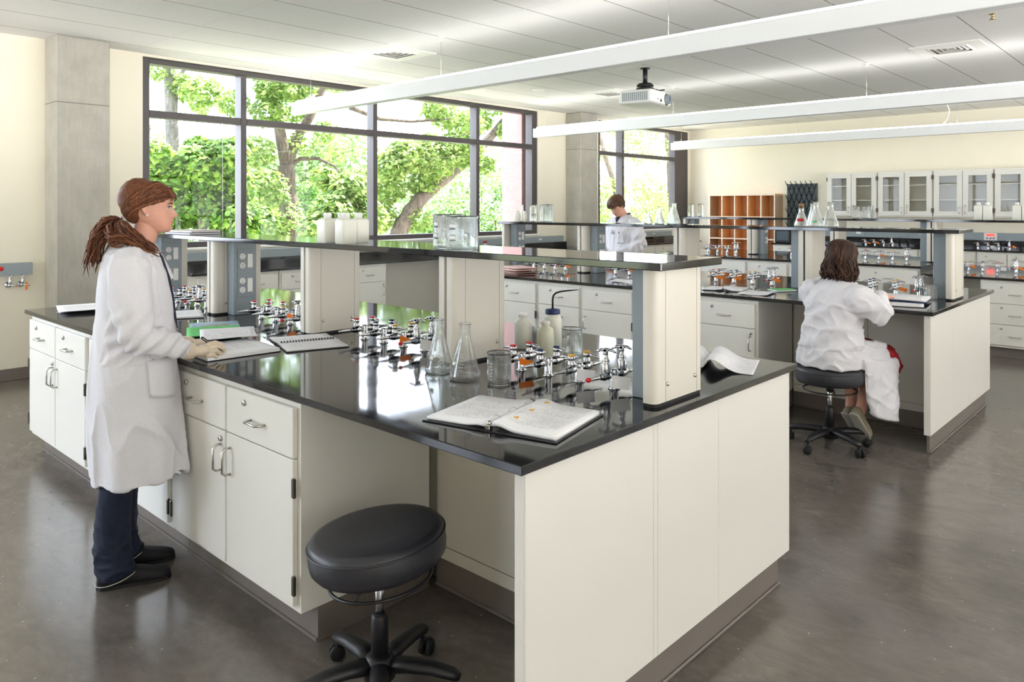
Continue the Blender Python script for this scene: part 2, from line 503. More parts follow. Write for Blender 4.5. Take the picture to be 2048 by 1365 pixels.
    def prism(s, poly, z0, z1, mi=0, mat=None, smooth=False):
        n = len(poly)
        vs = [(x, y, z0) for x, y in poly] + [(x, y, z1) for x, y in poly]
        fs = [tuple(reversed(range(n))), tuple(range(n, 2 * n))] + [(k, (k + 1) % n, n + (k + 1) % n, n + k) for k in range(n)]
        s.add(vs, fs, mi, smooth, mat)
    def sheet(s, fn, nu, nv, th, mi=0, smooth=True, mat=None):
        """curved sheet with thickness: fn(u, v) -> point, th downwards"""
        vs = []; fs = []
        for k in (0, 1):
            for i in range(nu + 1):
                for j in range(nv + 1):
                    p = Vector(fn(i / nu, j / nv)); vs.append((p.x, p.y, p.z - k * th))
        w = nv + 1; o = (nu + 1) * w
        for i in range(nu):
            for j in range(nv):
                a = i * w + j
                fs.append((a, a + w, a + w + 1, a + 1)); fs.append((o + a, o + a + 1, o + a + w + 1, o + a + w))
        for i in range(nu):
            a = i * w; fs.append((a, o + a, o + a + w, a + w)); a = i * w + nv; fs.append((a, a + w, o + a + w, o + a))
        for j in range(nv):
            a = j; fs.append((a, a + 1, o + a + 1, o + a)); a = nu * w + j; fs.append((a, o + a, o + a + 1, a + 1))
        s.add(vs, fs, mi, smooth, mat)
    def mesh(s, name, mats):
        me = bpy.data.meshes.new(name)
        me.from_pydata(s.v, [], s.f)
        for m in (mats if isinstance(mats, (list, tuple)) else [mats]): me.materials.append(m)
        me.polygons.foreach_set('material_index', s.mi)
        me.polygons.foreach_set('use_smooth', s.sm)
        me.validate(); me.update()
        bm = bmesh.new(); bm.from_mesh(me)
        bmesh.ops.recalc_face_normals(bm, faces=bm.faces)
        bm.to_mesh(me); bm.free()
        return me
    def build(s, name, mats, parent=None):
        me = s.mesh(name, mats)
        o = bpy.data.objects.new(name, me); COL.objects.link(o)
        if parent is not None: o.parent = parent
        return o

def tag(o, label=None, cat=None, group=None, kind=None):
    if label: o['label'] = label
    if cat: o['category'] = cat
    if group: o['group'] = group
    if kind: o['kind'] = kind
    return o
def thing(name, label, cat, loc=(0, 0, 0), rz=0.0, group=None):
    o = bpy.data.objects.new(name, None); COL.objects.link(o)
    o.empty_display_size = .05
    o.location = loc; o.rotation_euler = (0, 0, rz)
    return tag(o, label, cat, group)
def structure(mb, name, mats, parent=None):
    o = mb.build(name, mats, parent)
    if parent is None: o['kind'] = 'structure'
    return o
def copy_tree(o, parent=None):
    c = o.copy(); COL.objects.link(c)
    if parent is not None:
        c.parent = parent
    for ch in o.children: copy_tree(ch, c)
    return c
def place(proto, used, loc, rz=0.0, label=None, group=None):
    """first call moves the prototype, later calls copy it with all its parts"""
    if used: o = copy_tree(proto)
    else: o = proto
    o.location = loc; o.rotation_euler = (0, 0, rz)
    if label: o['label'] = label
    if group: o['group'] = group
    return o
def poly_smooth(o, angle=40):
    me = o.data
    for p in me.polygons: p.use_smooth = True
    try:
        me.set_sharp_from_angle(angle=radians(angle))
    except Exception: pass
    return o
# ================================================================ the room
ZS = 1.14        # window sill
ZT = 3.10        # window head
WT = 0.30        # wall thickness
m = MB(); m.box(XW - WT, XR + WT, YB - WT, YFAR + WT, -.12, 0); structure(m, 'floor', M['floor'])
m = MB(); m.box(XW - WT, XR + WT, YB - WT, YFAR + WT, CEIL, CEIL + .12); structure(m, 'ceiling', M['ceiling'])
W1 = (3.085, 9.21); W2 = (10.84, 13.95); W4 = (-2.6, .95)
m = MB()
edges = [YB - WT, W4[0], W4[1], W1[0], W1[1], W2[0], W2[1], YFAR + WT]
for a, b in ((edges[0], edges[1]), (edges[2], edges[3]), (edges[4], edges[5]), (edges[6], edges[7])):
    m.box(XW - WT, XW, a, b, 0, CEIL)
for a, b in (W4, W1, W2):
    m.box(XW - WT, XW, a, b, 0, ZS - .03); m.box(XW - WT, XW, a, b, ZT + .01, CEIL)
structure(m, 'wall_left', M['wall'])
m = MB(); m.box(XW, XR + WT, YFAR, YFAR + WT, 0, CEIL); structure(m, 'wall_far', M['wall'])
W5 = (-7.7, -4.9)
m = MB(); m.box(XW, W5[0], YB - WT, YB, 0, CEIL); m.box(W5[1], XR + WT, YB - WT, YB, 0, CEIL)
m.box(*W5, YB - WT, YB, 0, .3); m.box(*W5, YB - WT, YB, 3.05, CEIL)
structure(m, 'wall_near', M['wall'])
W3 = (-3.0, 13.6)
m = MB()
m.box(XR, XR + WT, YB, W3[0], 0, CEIL); m.box(XR, XR + WT, W3[1], YFAR, 0, CEIL)
m.box(XR, XR + WT, *W3, 0, .45); m.box(XR, XR + WT, *W3, 3.05, CEIL)
structure(m, 'wall_right', M['wall'])

def window(name, x, y0, y1, z0, z1, mull, transom, side=1, end=.12, end1=None):
    """dark bronze frame in the wall plane x; side=+1 when the room lies towards +x"""
    D = .14
    m = MB()
    xa, xb = (x - D - .02, x - .015) if side > 0 else (x + .015, x + D + .02)
    end1 = end if end1 is None else end1
    m.box(xa, xb, y0, y0 + .075, z0, z1, .004)
    m.box(xa, xb, y1 - end1, y1, z0, z1, .004)
    m.box(xa, xb, y0 + .075, y1 - end1, z1 - .05, z1, .004)
    m.box(xa, xb, y0 + .075, y1 - end1, z0, z0 + .06, .004)
    for y in mull: m.box(xa, xb, y - .034, y + .034, z0 + .06, z1 - .05, .004)
    ys = [y0 + .075] + [v for y in mull for v in (y - .034, y + .034)] + [y1 - end1]
    for i in range(0, len(ys), 2):
        m.box(xa + .01, xb - .004, ys[i], ys[i + 1], transom - .036, transom + .036, .004)
    fr = structure(m, name, M['bronze'])
    g = MB()
    xm = (xa + xb) / 2 - .03 * side
    for i in range(0, len(ys), 2):
        g.box(xm - .004, xm + .004, ys[i] - .01, ys[i + 1] + .01, z0 + .05, transom - .03)
        g.box(xm - .004, xm + .004, ys[i] - .01, ys[i + 1] + .01, transom + .03, z1 - .04)
    g.build('window_glass', M['pane'], fr)
    return fr
w1 = window('window_1', XW, W1[0], W1[1], ZS, ZT, [4.188, 6.01, 7.88], 2.535)
window('window_2', XW, W2[0], W2[1], ZS, ZT, [11.63], 2.535, end1=.5)
window('window_4', XW, W4[0], W4[1], ZS, ZT, [-1.4, -.2], 2.535)
window('fill_window_3', XR, W3[0], W3[1], .45, 3.05, [-.9, 1.2, 3.3, 5.4, 7.5, 9.6, 11.7], 2.4, side=-1)  # unseen glazing, added and made wide to brighten the room
w5 = window('window_5', 0, -(W5[1] - W5[0]) / 2, (W5[1] - W5[0]) / 2, .3, 3.05, [0], 2.4)
w5.rotation_euler = (0, 0, pi / 2); w5.location = ((W5[0] + W5[1]) / 2, YB, 0)
# pull chain hanging in front of the first big pane
m = MB(); m.tube([(XW - .02, 3.93, 2.5), (XW + .0, 3.93, 2.49), (XW + .0, 3.93, 1.3)], .0025, 5)
tag(m.build('pull_chain', M['white_plastic']), 'thin pale pull chain hanging in front of the leftmost window pane', 'chain')

# sills, white ledges
for i, (a, b) in enumerate((W1, W2, W4)):
    m = MB(); m.box(XW - .16, XW + .035, a - .0, b + (.05 if i < 1 else 0), ZS - .03, ZS, .006)
    structure(m, 'trim_%d' % (i + 1), M['white_wall'])
# concrete columns in front of the window wall
m = MB(); m.box(XW, -7.68, 2.205, 2.665, 0, CEIL, .012); structure(m, 'column_1', M['concrete'])
m = MB(); m.box(XW, -7.68, 9.93, 10.39, 0, CEIL, .012); structure(m, 'column_2', M['concrete'])
# rubber wall base
m = MB(); m.box(XW, XW + .012, YB, 2.2, 0, .11, .004); structure(m, 'baseboard_left', M['base'])
m = MB(); m.box(XW, XR, YFAR - .012, YFAR, 0, .11, .004); structure(m, 'baseboard_far', M['base'])
m = MB(); m.box(XR - .012, XR, YB, YFAR, 0, .11, .004); structure(m, 'baseboard_right', M['base'])
# brick pier of the facade seen through the last pane
m = MB(); m.box(-8.66, -8.22, 9.07, 9.9, -.5, 3.9)
tag(m.build('brick_pier', M['brick']), 'reddish brick pier outside, beside the right frame of the large window', 'pier')
# ground outside
m = MB()
def gz(u, v):
    x = XW - WT - u * 70; y = -30 + v * 90
    return (x, y, -.75 - .9 * noise.noise(Vector((x * .08, y * .08, 1))) - u * 1.5)
m.sheet(gz, 30, 40, .3)
structure(m, 'ground', M['lawn'])
m = MB(); m.box(-10.4, XW - WT - .02, -14, 26, -.42, -.3)  # unseen pale strip added to bounce sunlight up onto the ceiling
structure(m, 'ground_bounce_strip', simple('pale_bounce_strip', rgb(226, 222, 212), .8, var=.05))

# ---------------------------------------------------------------- ceiling fittings
def diffuser(loc, label, s=.61):
    t = thing('ceiling_diffuser', label, 'air vent', loc, 0, 'square air diffusers in the ceiling')
    m = MB()
    o = s / 2; k = o * .62
    m.box(-o, o, -o, -k, -.008, 0); m.box(-o, o, k, o, -.008, 0); m.box(-o, -k, -k, k, -.008, 0); m.box(k, o, -k, k, -.008, 0)
    m.build('diffuser_frame', M['white_plastic'], t)
    for i in range(4):
        a = k * (1 - i * .23); b = a - k * .13; z = -.012 + i * .004
        m = MB()
        def ring(r, z): return [(-r, -r, z), (r, -r, z), (r, r, z), (-r, r, z)]
        m.loft([ring(a, z + .012), ring(b, z - .006), ring(b - .004, z - .004), ring(a - .006, z + .014)], 0, False, True)
        m.build('diffuser_blade', M['white_plastic'], t)
    m = MB(); m.box(-k, k, -k, k, -.001, 0); m.build('diffuser_throat', M['seam'], t)
    return t
diffuser((-6.12, 4.82, CEIL), 'square white air diffuser in the ceiling above the front bench window end')
diffuser((-6.10, 8.55, CEIL), 'square white air diffuser in the ceiling partly behind the projector')
diffuser((-1.92, 8.43, CEIL), 'square air diffuser with grey louvres in the ceiling at far right')
t = thing('downlight', 'small round recessed downlight in the ceiling above the window wall', 'downlight', (-6.64, 7.67, CEIL))
m = MB(); m.lathe([(.06, 0), (.085, 0), (.088, -.006), (.06, -.01)], 28); m.build('trim_ring', M['white_plastic'], t)
m = MB(); m.lathe([(.0, -.003), (.058, -.003), (.058, -.001), (0, -.001)], 24); m.build('lens', M['can'], t)
t = thing('ceiling_sensor', 'small brass sprinkler head in the ceiling beside the nearest light bar', 'sprinkler', (-1.33, 7.15, CEIL))
m = MB(); m.lathe([(.012, -.04), (.014, -.03), (.009, -.02), (.01, -.004), (.03, -.003), (.03, 0)], 14); m.build('sprinkler_body', M['brass'], t)
m = MB(); m.lathe([(.028, -.046), (.028, -.042)], 14); m.build('deflector', M['brass'], t)

# ---------------------------------------------------------------- suspended light bars
def light_bar(y, x0, x1, cables, label, z0=2.625, h=.135, w=.10):
    t = thing('pendant_light_bar', label, 'pendant light', ((x0 + x1) / 2, y, z0), 0, 'long white pendant light bars')
    L = (x1 - x0) / 2
    m = MB(); m.box(-L, L, -w / 2, w / 2, 0, h, .004); m.build('housing', M['ltwhite'], t)
    m = MB(); m.box(-L + .05, L - .05, -.02, .02, h, h + .022); m.build('lamp', M['tube'], t)
    for cx in cables:
        m = MB()
        m.tube([(cx - t.location.x, 0, h), (cx - t.location.x, 0, CEIL - z0 - .004)], .0022, 6)
        c = m.build('cable', M['steel'], t)
        m = MB(); m.lathe([(.035, CEIL - z0 - .006), (.035, CEIL - z0)], 16, mat=Matrix.Translation((cx - t.location.x, 0, 0)))
        m.lathe([(.006, CEIL - z0 - .04), (.006, CEIL - z0 - .005)], 8, mat=Matrix.Translation((cx - t.location.x, 0, 0)))
        m.build('ceiling_cup', M['white_plastic'], c)
        m = MB(); m.tube([(cx - t.location.x, 0, h), (cx - t.location.x, 0, h + .03)], .005, 8)
        m.build('cable_grip', M['brass'], c)
    return t
light_bar(4.66, -7.73, 2.6, (-7.4, -5.226, -2.829, -.4, 2.0), 'long white pendant light bar nearest the camera, crossing the top of the picture')
light_bar(8.685, -7.60, 2.7, (-7.4, -5.2, -2.796, -.4, 2.0), 'long white pendant light bar running behind the projector')
b3 = light_bar(12.65, -7.6, 2.7, (-7.4, -5.2, -2.8, -.4, 2.0), 'long white pendant light bar hanging in front of the far wall', z0=2.65)
m = MB()
m.tube([(-2.95, 12.65, CEIL), (-2.9, 12.65, 3.0), (-2.93, 12.65, 2.88), (-3.0, 12.65, 2.79)], .008, 8)
o = m.build('power_cord', M['white_plastic'], b3); o.matrix_parent_inverse = Matrix.Translation(-b3.location)
light_bar(.6, -7.6, 2.6, (-5.2, -2.8, -.4, 2.0), 'long white pendant light bar behind the camera')

# ---------------------------------------------------------------- projector
def projector():
    t = thing('projector', 'white ceiling projector on a black drop mount, lens facing right', 'projector', (-4.72, 7.28, 0))
    # drop mount
    m = MB()
    m.lathe([(.055, CEIL - .012), (.055, CEIL), (.03, CEIL)], 20)
    m.lathe([(.027, CEIL - .17), (.027, CEIL - .012)], 18)
    m.build('drop_tube', M['black_plastic'], t)
    m = MB()
    m.lathe([(.03, 2.97), (.075, 2.965), (.095, 2.945), (.095, 2.93), (.06, 2.925), (.06, 2.915), (.10, 2.91), (.10, 2.893), (.05, 2.885)], 24)
    for a in (.4, 2.0, 3.6, 5.1):
        m.tube([(0, 0, 2.90), (.13 * cos(a), .13 * sin(a), 2.885), (.17 * cos(a), .17 * sin(a), 2.868)], [.014, .012, .009], 8)
    m.tube([(-.24, .02, 2.872), (.24, .02, 2.872)], .008, 8)
    m.build('mount_bracket', M['black_rubber'], t)
    # body: lens side faces +x towards the camera's right
    R = Matrix.Rotation(radians(8), 4, 'Z')
    def MBr(): return MB()
    m = MB()
    def ring(z, g):
        pts = []
        hx, hy = .205 - g, .265 - g
        r = .045
        for cx, cy, a0 in ((hx - r, hy - r, 0), (-hx + r, hy - r, pi / 2), (-hx + r, -hy + r, pi), (hx - r, -hy + r, 1.5 * pi)):
            for k in range(6):
                a = a0 + k / 5 * pi / 2
                pts.append(tuple(R @ Vector((cx + r * cos(a), cy + r * sin(a), z))))
        return pts
    m.loft([ring(2.712, .03), ring(2.716, .012), ring(2.73, 0), ring(2.845, 0), ring(2.86, .008), ring(2.868, .03)], 0, True)
    body = m.build('body', M['white_plastic'], t); poly_smooth(body, 35)
    m = MB()
    for i in range(13):
        x = -.15 + i * .024
        m.box(x, x + .012, -.268, -.262, 2.742, 2.838, mat=R)
    m.build('vent_grille', M['gray_metal'], body)
    Rx = Matrix.Rotation(pi / 2, 4, 'Y')
    def lens(profile, mat_, nm, parent, y=.13, z=2.785):
        m = MB(); m.lathe(profile, 28, mat=R @ Matrix.Translation((.2, y, z)) @ Rx); return m.build(nm, mat_, parent)
    ln = lens([(.064, -.01), (.064, .012), (.060, .016), (.052, .016), (.052, .045), (.046, .05), (.036, .05), (.034, .03), (0, .028)], M['gray_metal'], 'lens_barrel', t)
    lens([(.0, .036), (.034, .034), (.034, .03), (0, .03)], M['iris'], 'lens_glass', ln)
    lens([(.0, -.004), (.068, -.004), (.068, .008), (.064, .009), (0, .009)], M['black_plastic'], 'lens_surround', ln)
    lens([(.0, -.002), (.017, -.002), (.017, .008), (0, .008)], M['black_plastic'], 'receiver_window', t, -.03, 2.755)
    lens([(.0, -.002), (.008, -.002), (.008, .008), (0, .008)], M['black_plastic'], 'sensor', t, -.11, 2.765)
    return t
projector()
# ================================================================ casework
CZ = .914      # standard worktop height
PULLH = .10
def pull_mesh(L, name, vertical=False):
    """bent round-bar pull standing proud of the -y face"""
    m = MB()
    h = L / 2; d = -.034; r = .0052
    pts = [(-h, 0, 0), (-h, d * .6, 0), (-h + .012, d, 0), (h - .012, d, 0), (h, d * .6, 0), (h, 0, 0)]
    if vertical: pts = [(0, p[1], p[0]) for p in pts]
    m.tube(pts, r, 8)
    return m.mesh(name, M['steel'])
ME_PULL = pull_mesh(.10, 'pull'); ME_PULLV = pull_mesh(.105, 'pull_v', True)
m = MB(); m.lathe([(.0, 0), (.012, 0), (.012, .006), (.009, .009), (0, .009)], 14, mat=Matrix.Rotation(pi / 2, 4, 'X'))
m.box(-.0015, .0015, -.0098, -.008, -.005, .005, mi=1); ME_LOCK = m.mesh('lock', [M['steel'], M['black_rubber']])
m = MB(); m.box(-.0085, .0085, -.009, .004, -.035, .035, .003); ME_HINGE = m.mesh('hinge', M['hinge'])
def inst(name, me, parent, loc):
    o = bpy.data.objects.new(name, me); COL.objects.link(o); o.parent = parent; o.location = loc
    return o

def front(m, x0, x1, z0, z1): m.box(x0 + .002, x1 - .002, -.020, .0, z0 + .002, z1 - .002, .003)
def cabinet(label, w, cols, loc, rz=0, depth=.60, ztop=.888, z0=.125, drawer=.185, group='cream steel base cabinets', detail=True, toe=True):
    """front faces -y in its own frame; cols: list of (width share, spec); spec 'D+d' drawer over door (hinge l/r), 'DDD' drawers"""
    t = thing('base_cabinet', label, 'cabinet', loc, rz, group)
    m = MB()
    m.box(0, w, .0005, depth, z0, ztop)
    m.build('carcass', M['cabinet'], t)
    if toe:
        m = MB(); m.box(.0, w, .07, depth, 0.0, z0); m.box(0, w, .062, .07, 0, .012)
        m.build('toe_kick', M['base'], t)
    fz0, fz1 = z0 + .022, ztop - .028
    x = .014
    usable = w - .028
    for share, spec in cols:
        cw = usable * share
        xa, xb = x + .004, x + cw - .004
        x += cw
        def drw(za, zb, lock=True):
            m = MB(); front(m, xa, xb, za, zb)
            d = m.build('drawer', M['cabinet'], t)
            inst('handle', ME_PULL, d, ((xa + xb) / 2, -.020, za + (zb - za) * .46))
            if lock: inst('lock', ME_LOCK, d, (xa + (xb - xa) * .30, -.020, zb - .042))
        def door(za, zb, hinge):
            m = MB(); front(m, xa, xb, za, zb)
            d = m.build('door', M['cabinet'], t)
            hx = xb - .035 if hinge == 'l' else xa + .035
            inst('handle', ME_PULLV, d, (hx, -.020, zb - .11))
            if hinge == 'l' : inst('lock', ME_LOCK, d, (hx + .0, -.020, zb - .035))
            kx = xa - .004 if hinge == 'l' else xb + .004
            if detail:
                for kz in (za + .08, zb - .10): inst('hinge', ME_HINGE, d, (kx, -.018, kz))
        if spec in ('Dl', 'Dr'):
            drw(fz1 - drawer, fz1); door(fz0, fz1 - drawer, spec[1])
        elif spec.startswith('DD'):
            n = len(spec); hh = (fz1 - fz0) / n
            for i in range(n): drw(fz1 - (i + 1) * hh, fz1 - i * hh)
        elif spec in ('l', 'r'):
            door(fz0, fz1, spec)
    return t

def worktop(label, x0, x1, y0, y1, z=CZ, th=.026, name='worktop'):
    t = thing(name, label, 'worktop', ((x0 + x1) / 2, (y0 + y1) / 2, z - th))
    a, b = (x1 - x0) / 2, (y1 - y0) / 2
    m = MB(); m.box(-a, a, -b, b, 0, th, .0025)
    m.build('slab', M['epoxy'], t)
    return t
def shelf(label, x0, x1, y0, y1, z0, th=.026):
    t = thing('reagent_shelf', label, 'shelf', ((x0 + x1) / 2, (y0 + y1) / 2, z0))
    a, b = (x1 - x0) / 2, (y1 - y0) / 2
    m = MB(); m.box(-a, a, -b, b, 0, th, .0025)
    m.build('board', M['epoxy'], t)
    return t

def rounded_cover(m, x0, x1, y0, y1, z0, z1, r, open_side):
    """extruded end cover: rounded vertical corners on the side away from open_side"""
    pts = []
    if open_side < 0:   # flat on -x
        pts = [(x0, y0)]
        for k in range(7):
            a = -pi / 2 + k / 6 * pi / 2; pts.append((x1 - r + r * cos(a), y0 + r + r * sin(a)))
        for k in range(7):
            a = k / 6 * pi / 2; pts.append((x1 - r + r * cos(a), y1 - r + r * sin(a)))
        pts.append((x0, y1))
    else:
        pts = [(x1, y1)]
        for k in range(7):
            a = pi / 2 + k / 6 * pi / 2; pts.append((x0 + r + r * cos(a), y1 - r + r * sin(a)))
        for k in range(7):
            a = pi + k / 6 * pi / 2; pts.append((x0 + r + r * cos(a), y0 + r + r * sin(a)))
        pts.append((x1, y0))
    m.prism(pts, z0, z1)

def outlet_mesh():
    """duplex receptacle and its switch plate on the +x face"""
    m = MB()
    for zz in (.028, -.028):
        m.lathe([(.0, 0), (.019, 0), (.019, .005), (.017, .006), (0, .006)], 18, 0, mat=Matrix.Translation((0, 0, zz)) @ Matrix.Rotation(pi / 2, 4, 'Y'))
        for yy in (-.007, .007): m.box(.0058, .0066, yy - .0012, yy + .0012, zz + .001, zz + .010, mi=1)
        m.lathe([(0, .0058), (.003, .0058), (.003, .0066), (0, .0066)], 8, 1, mat=Matrix.Translation((0, 0, zz - .008)) @ Matrix.Rotation(pi / 2, 4, 'Y'))
    return m.mesh('outlet', [M['white_plastic'], M['black_rubber']])
ME_OUTLET = outlet_mesh()
m = MB(); m.box(0, .004, -.017, .017, -.042, .042, .001); ME_LABEL = m.mesh('label_plate', M['white_plastic'])
m = MB(); m.box(0, .004, -.052, .052, -.15, .15, .001); ME_PLATE = m.mesh('face_plate', M['gray_metal'])
m = MB(); m.lathe([(0, 0), (.008, 0), (.0075, .003), (.004, .005), (0, .005)], 12, mat=Matrix.Rotation(pi / 2, 4, 'Y')); ME_SCREW = m.mesh('screw', M['steel'])

def post(label, x, yc, z1, covers, boxes, hw=.158, ct=.048):
    """shelf post: covers is a set of '+' and '-', boxes likewise; x is the middle plane"""
    t = thing('shelf_post', label, 'post', (x, yc, CZ), 0, 'shelf posts on the benches')
    H = z1 - CZ
    if '+' in covers:
        m = MB(); rounded_cover(m, .008, .008 + ct, -hw, hw, .012, H, .026, -1)
        c = m.build('end_cover', M['post'], t); poly_smooth(c, 30)
        m = MB(); rounded_cover(m, .008, .008 + ct - .002, -hw + .002, hw - .002, 0, .012, .025, -1); m.build('foot_gasket', M['black_rubber'], t)
        m = MB(); m.box(.008 + ct - .0004, .008 + ct + .0004, -hw + .062, -hw + .0635, .012, H); m.box(.008 + ct - .0004, .008 + ct + .0004, hw - .0475, hw - .046, .012, H)
        m.build('panel_joint', M['seam'], c)
        for y in (-hw + .075, hw - .06): inst('screw', ME_SCREW, c, (.008 + ct, y, .07))
    if '-' in covers:
        m = MB(); rounded_cover(m, -.008 - ct, -.008, -hw, hw, .012, H, .026, 1)
        c = m.build('end_cover', M['post'], t); poly_smooth(c, 30)
        m = MB(); rounded_cover(m, -.008 - ct + .002, -.008, -hw + .002, hw - .002, 0, .012, .025, 1); m.build('foot_gasket', M['black_rubber'], t)
    if len(covers) == 2:
        m = MB(); m.box(-.008, .008, -hw + .02, hw - .02, 0, H); m.build('core', M['black_gap'], t)
    for s in boxes:
        s_ = 1 if s == '+' else -1
        base = .008 + (ct if s in covers else 0)
        xa, xb = sorted((s_ * base, s_ * (base + .085)))
        m = MB(); m.box(xa, xb, -.074, .074, 0, H, .004)
        g = m.build('service_box', M['gray_metal'], t)
        fx_ = s_ * (base + .085)
        pl = inst('face_plate', ME_PLATE, g, (fx_, 0, H * .56))
        if s_ < 0: pl.rotation_euler = (0, 0, pi)
        for zz in (.075, -.075):
            o = inst('outlet', ME_OUTLET, pl, (.004, -.022, zz)); o = inst('label_plate', ME_LABEL, pl, (.004, .028, zz))
    return t

def end_panel(label, x, y0, y1, z0=.122, z1=.888, th=.04, seams=()):
    t = thing('bench_end_panel', label, 'panel', (x, (y0 + y1) / 2, 0))
    a = (y1 - y0) / 2; yc = (y0 + y1) / 2
    m = MB(); m.box(-th, -.003, -a, a, z0, z1, .003)
    core = m.build('panel_core', M['cabinet'], t)
    ys = [y0] + list(seams) + [y1]
    for i in range(len(ys) - 1):
        m = MB(); m.box(-.006, 0, ys[i] - yc + .0012, ys[i + 1] - yc - .0012, z0 + .001, z1 - .001, .001)
        m.build('facing', M['cabinet'], t)
    m = MB(); m.box(-th + .005, -.018, -a + .05, a - .075, 0, z0); m.box(-.018, -.008, -a + .045, a - .07, 0, .012, .004)
    m.build('rubber_base', M['base'], t)
    return t
def knee_panel(label, x0, x1, y, z1=.888, outlet=None, seams=()):
    t = thing('knee_space_panel', label, 'panel', ((x0 + x1) / 2, y, 0))
    h = (x1 - x0) / 2
    m = MB(); m.box(-h, h, 0, .03, .115, z1); p = m.build('panel', M['knee'], t)
    m = MB(); m.box(-h, h, -.0015, .0005, .168, .1705)
    for s in seams: m.box(s - t.location.x - .0012, s - t.location.x + .0012, -.0012, .0005, .17, z1)
    m.build('panel_joint', M['seam'], p)
    m = MB(); m.box(-h, h, -.004, .03, 0, .115); m.box(-h, h, -.014, -.004, 0, .012, .003); m.build('rubber_base', M['base'], t)
    return t

X0, X1 = -5.61, -1.30       # bench length
# ---------------------------------------------------------------- front bench
def bench(nm, y0, y1, zs, yc, xl, ps):
    worktop('long black resin worktop of the %s bench' % nm, xl, X1, y0, y1)
    shelf('long narrow black shelf raised on posts above the %s bench' % nm, xl + .012, -1.31, yc - .185, yc + .225, zs)
    post('cream post with grey outlet box at the right end of the %s bench' % nm, ps[0], yc, zs, '+', '-')
    post('double cream post second from the right end of the %s bench' % nm, ps[1], yc, zs, '+-', '-')
    post('double cream post in the middle of the %s bench' % nm, ps[2], yc, zs, '+-', '')
    post('double cream post with grey outlet box, second from the window end of the %s bench' % nm, ps[3], yc, zs, '+-', '+')
    post('cream post with grey outlet box at the window end of the %s bench' % nm, ps[4], yc, zs, '-', '+')
B1 = (1.435, 3.17); YC1 = 2.30
bench('front', *B1, 1.37, YC1, -5.625, (-1.405, -2.375, -3.46, -4.525, -5.545))
YF1 = 1.465
cabinet('cream base cabinet at the window end of the front bench, two drawers over two doors', 1.055, [(.5, 'Dl'), (.5, 'Dr')], (-5.575, YF1, 0))
cabinet('cream base cabinet behind the standing woman, two drawers over two doors', 1.055, [(.5, 'Dl'), (.5, 'Dr')], (-4.50, YF1, 0))
cabinet('cream base cabinet of the front bench beside the knee space, two drawers over two doors', 1.05, [(.5, 'Dl'), (.5, 'Dr')], (-3.44, YF1, 0))
m = MB(); m.box(-.008, .008, 0.0, .5, .125, .888)
def filler(loc, label):
    m = MB(); m.box(-.0, .02, 0, .05, .125, .888); o = m.build('filler_strip', M['cabinet']); o.location = loc
    return tag(o, label, 'strip')
filler((-4.52, YF1 + .002, 0), 'narrow cream filler strip between the two window end cabinets of the front bench')
end_panel('cream three part panel closing the right end of the front bench', -1.325, 1.475, 3.15, seams=(2.093, 2.118, 2.527))
knee_panel('shaded cream panel at the back of the front bench knee space', -2.39, -1.366, 2.11)
m = MB(); m.box(-5.575, -1.366, 2.145, 3.13, .125, .888)
o = m.build('bench_back_carcass', M['cabinet']); tag(o, 'cream rear half of the front bench base facing the middle bench', 'cabinet')
m = MB(); m.box(-5.5, -1.4, 2.145, 3.07, 0, .1245); o2 = m.build('toe_kick', M['base'], o)

# ---------------------------------------------------------------- middle bench
B2 = (5.275, 7.05); YC2 = 6.17; YF2 = 5.31
bench('middle', *B2, 1.388, YC2, -5.80, (-1.41, -2.41, -3.552, -4.655, -5.70))
cabinet('cream cabinet of the middle bench, one drawer over one door, behind the second front post', .557, [(1, 'Dr')], (-5.165, YF2, 0))
cabinet('cream base cabinet at the window end of the middle bench', .60, [(1, 'Dl')], (-5.77, YF2, 0))
cabinet('cream cabinet of drawers in the middle bench under the pink folders', .507, [(1, 'DDDD')], (-4.605, YF2, 0))
cabinet('cream cabinet of the middle bench right of the drawers, one drawer over one door', .552, [(1, 'Dr')], (-4.095, YF2, 0))
cabinet('cream cabinet of the middle bench mostly hidden behind the front end post', .542, [(1, 'Dl')], (-3.54, YF2, 0))
cabinet('cream cabinet of the middle bench left of the seated woman, one drawer over one door', .53, [(1, 'Dl')], (-2.995, YF2, 0))
end_panel('cream panel closing the right end of the middle bench', -1.325, 5.315, 7.03, seams=(5.86, 6.3))
kp = knee_panel('grey shaded panel at the back of the middle bench knee space', -2.46, -1.366, 5.93, seams=(-1.9,))
m = MB(); m.box(-.026, .026, -.006, 0, -.06, .06, .002); pl = m.build('outlet_plate', M['steel'], kp); pl.location = (1.415 - 1.41 + .455, 0, .47)
o = inst('outlet', ME_OUTLET, pl, (0, -.006, 0)); o.rotation_euler = (0, 0, -pi / 2)
m = MB(); m.box(-5.77, -1.366, 5.965, 7.02, .125, .888)
o = m.build('bench_back_carcass', M['cabinet']); tag(o, 'cream rear half of the middle bench base facing the rear bench', 'cabinet')
m = MB(); m.box(-5.5, -1.4, 5.965, 6.96, 0, .1245); m.build('toe_kick', M['base'], o)

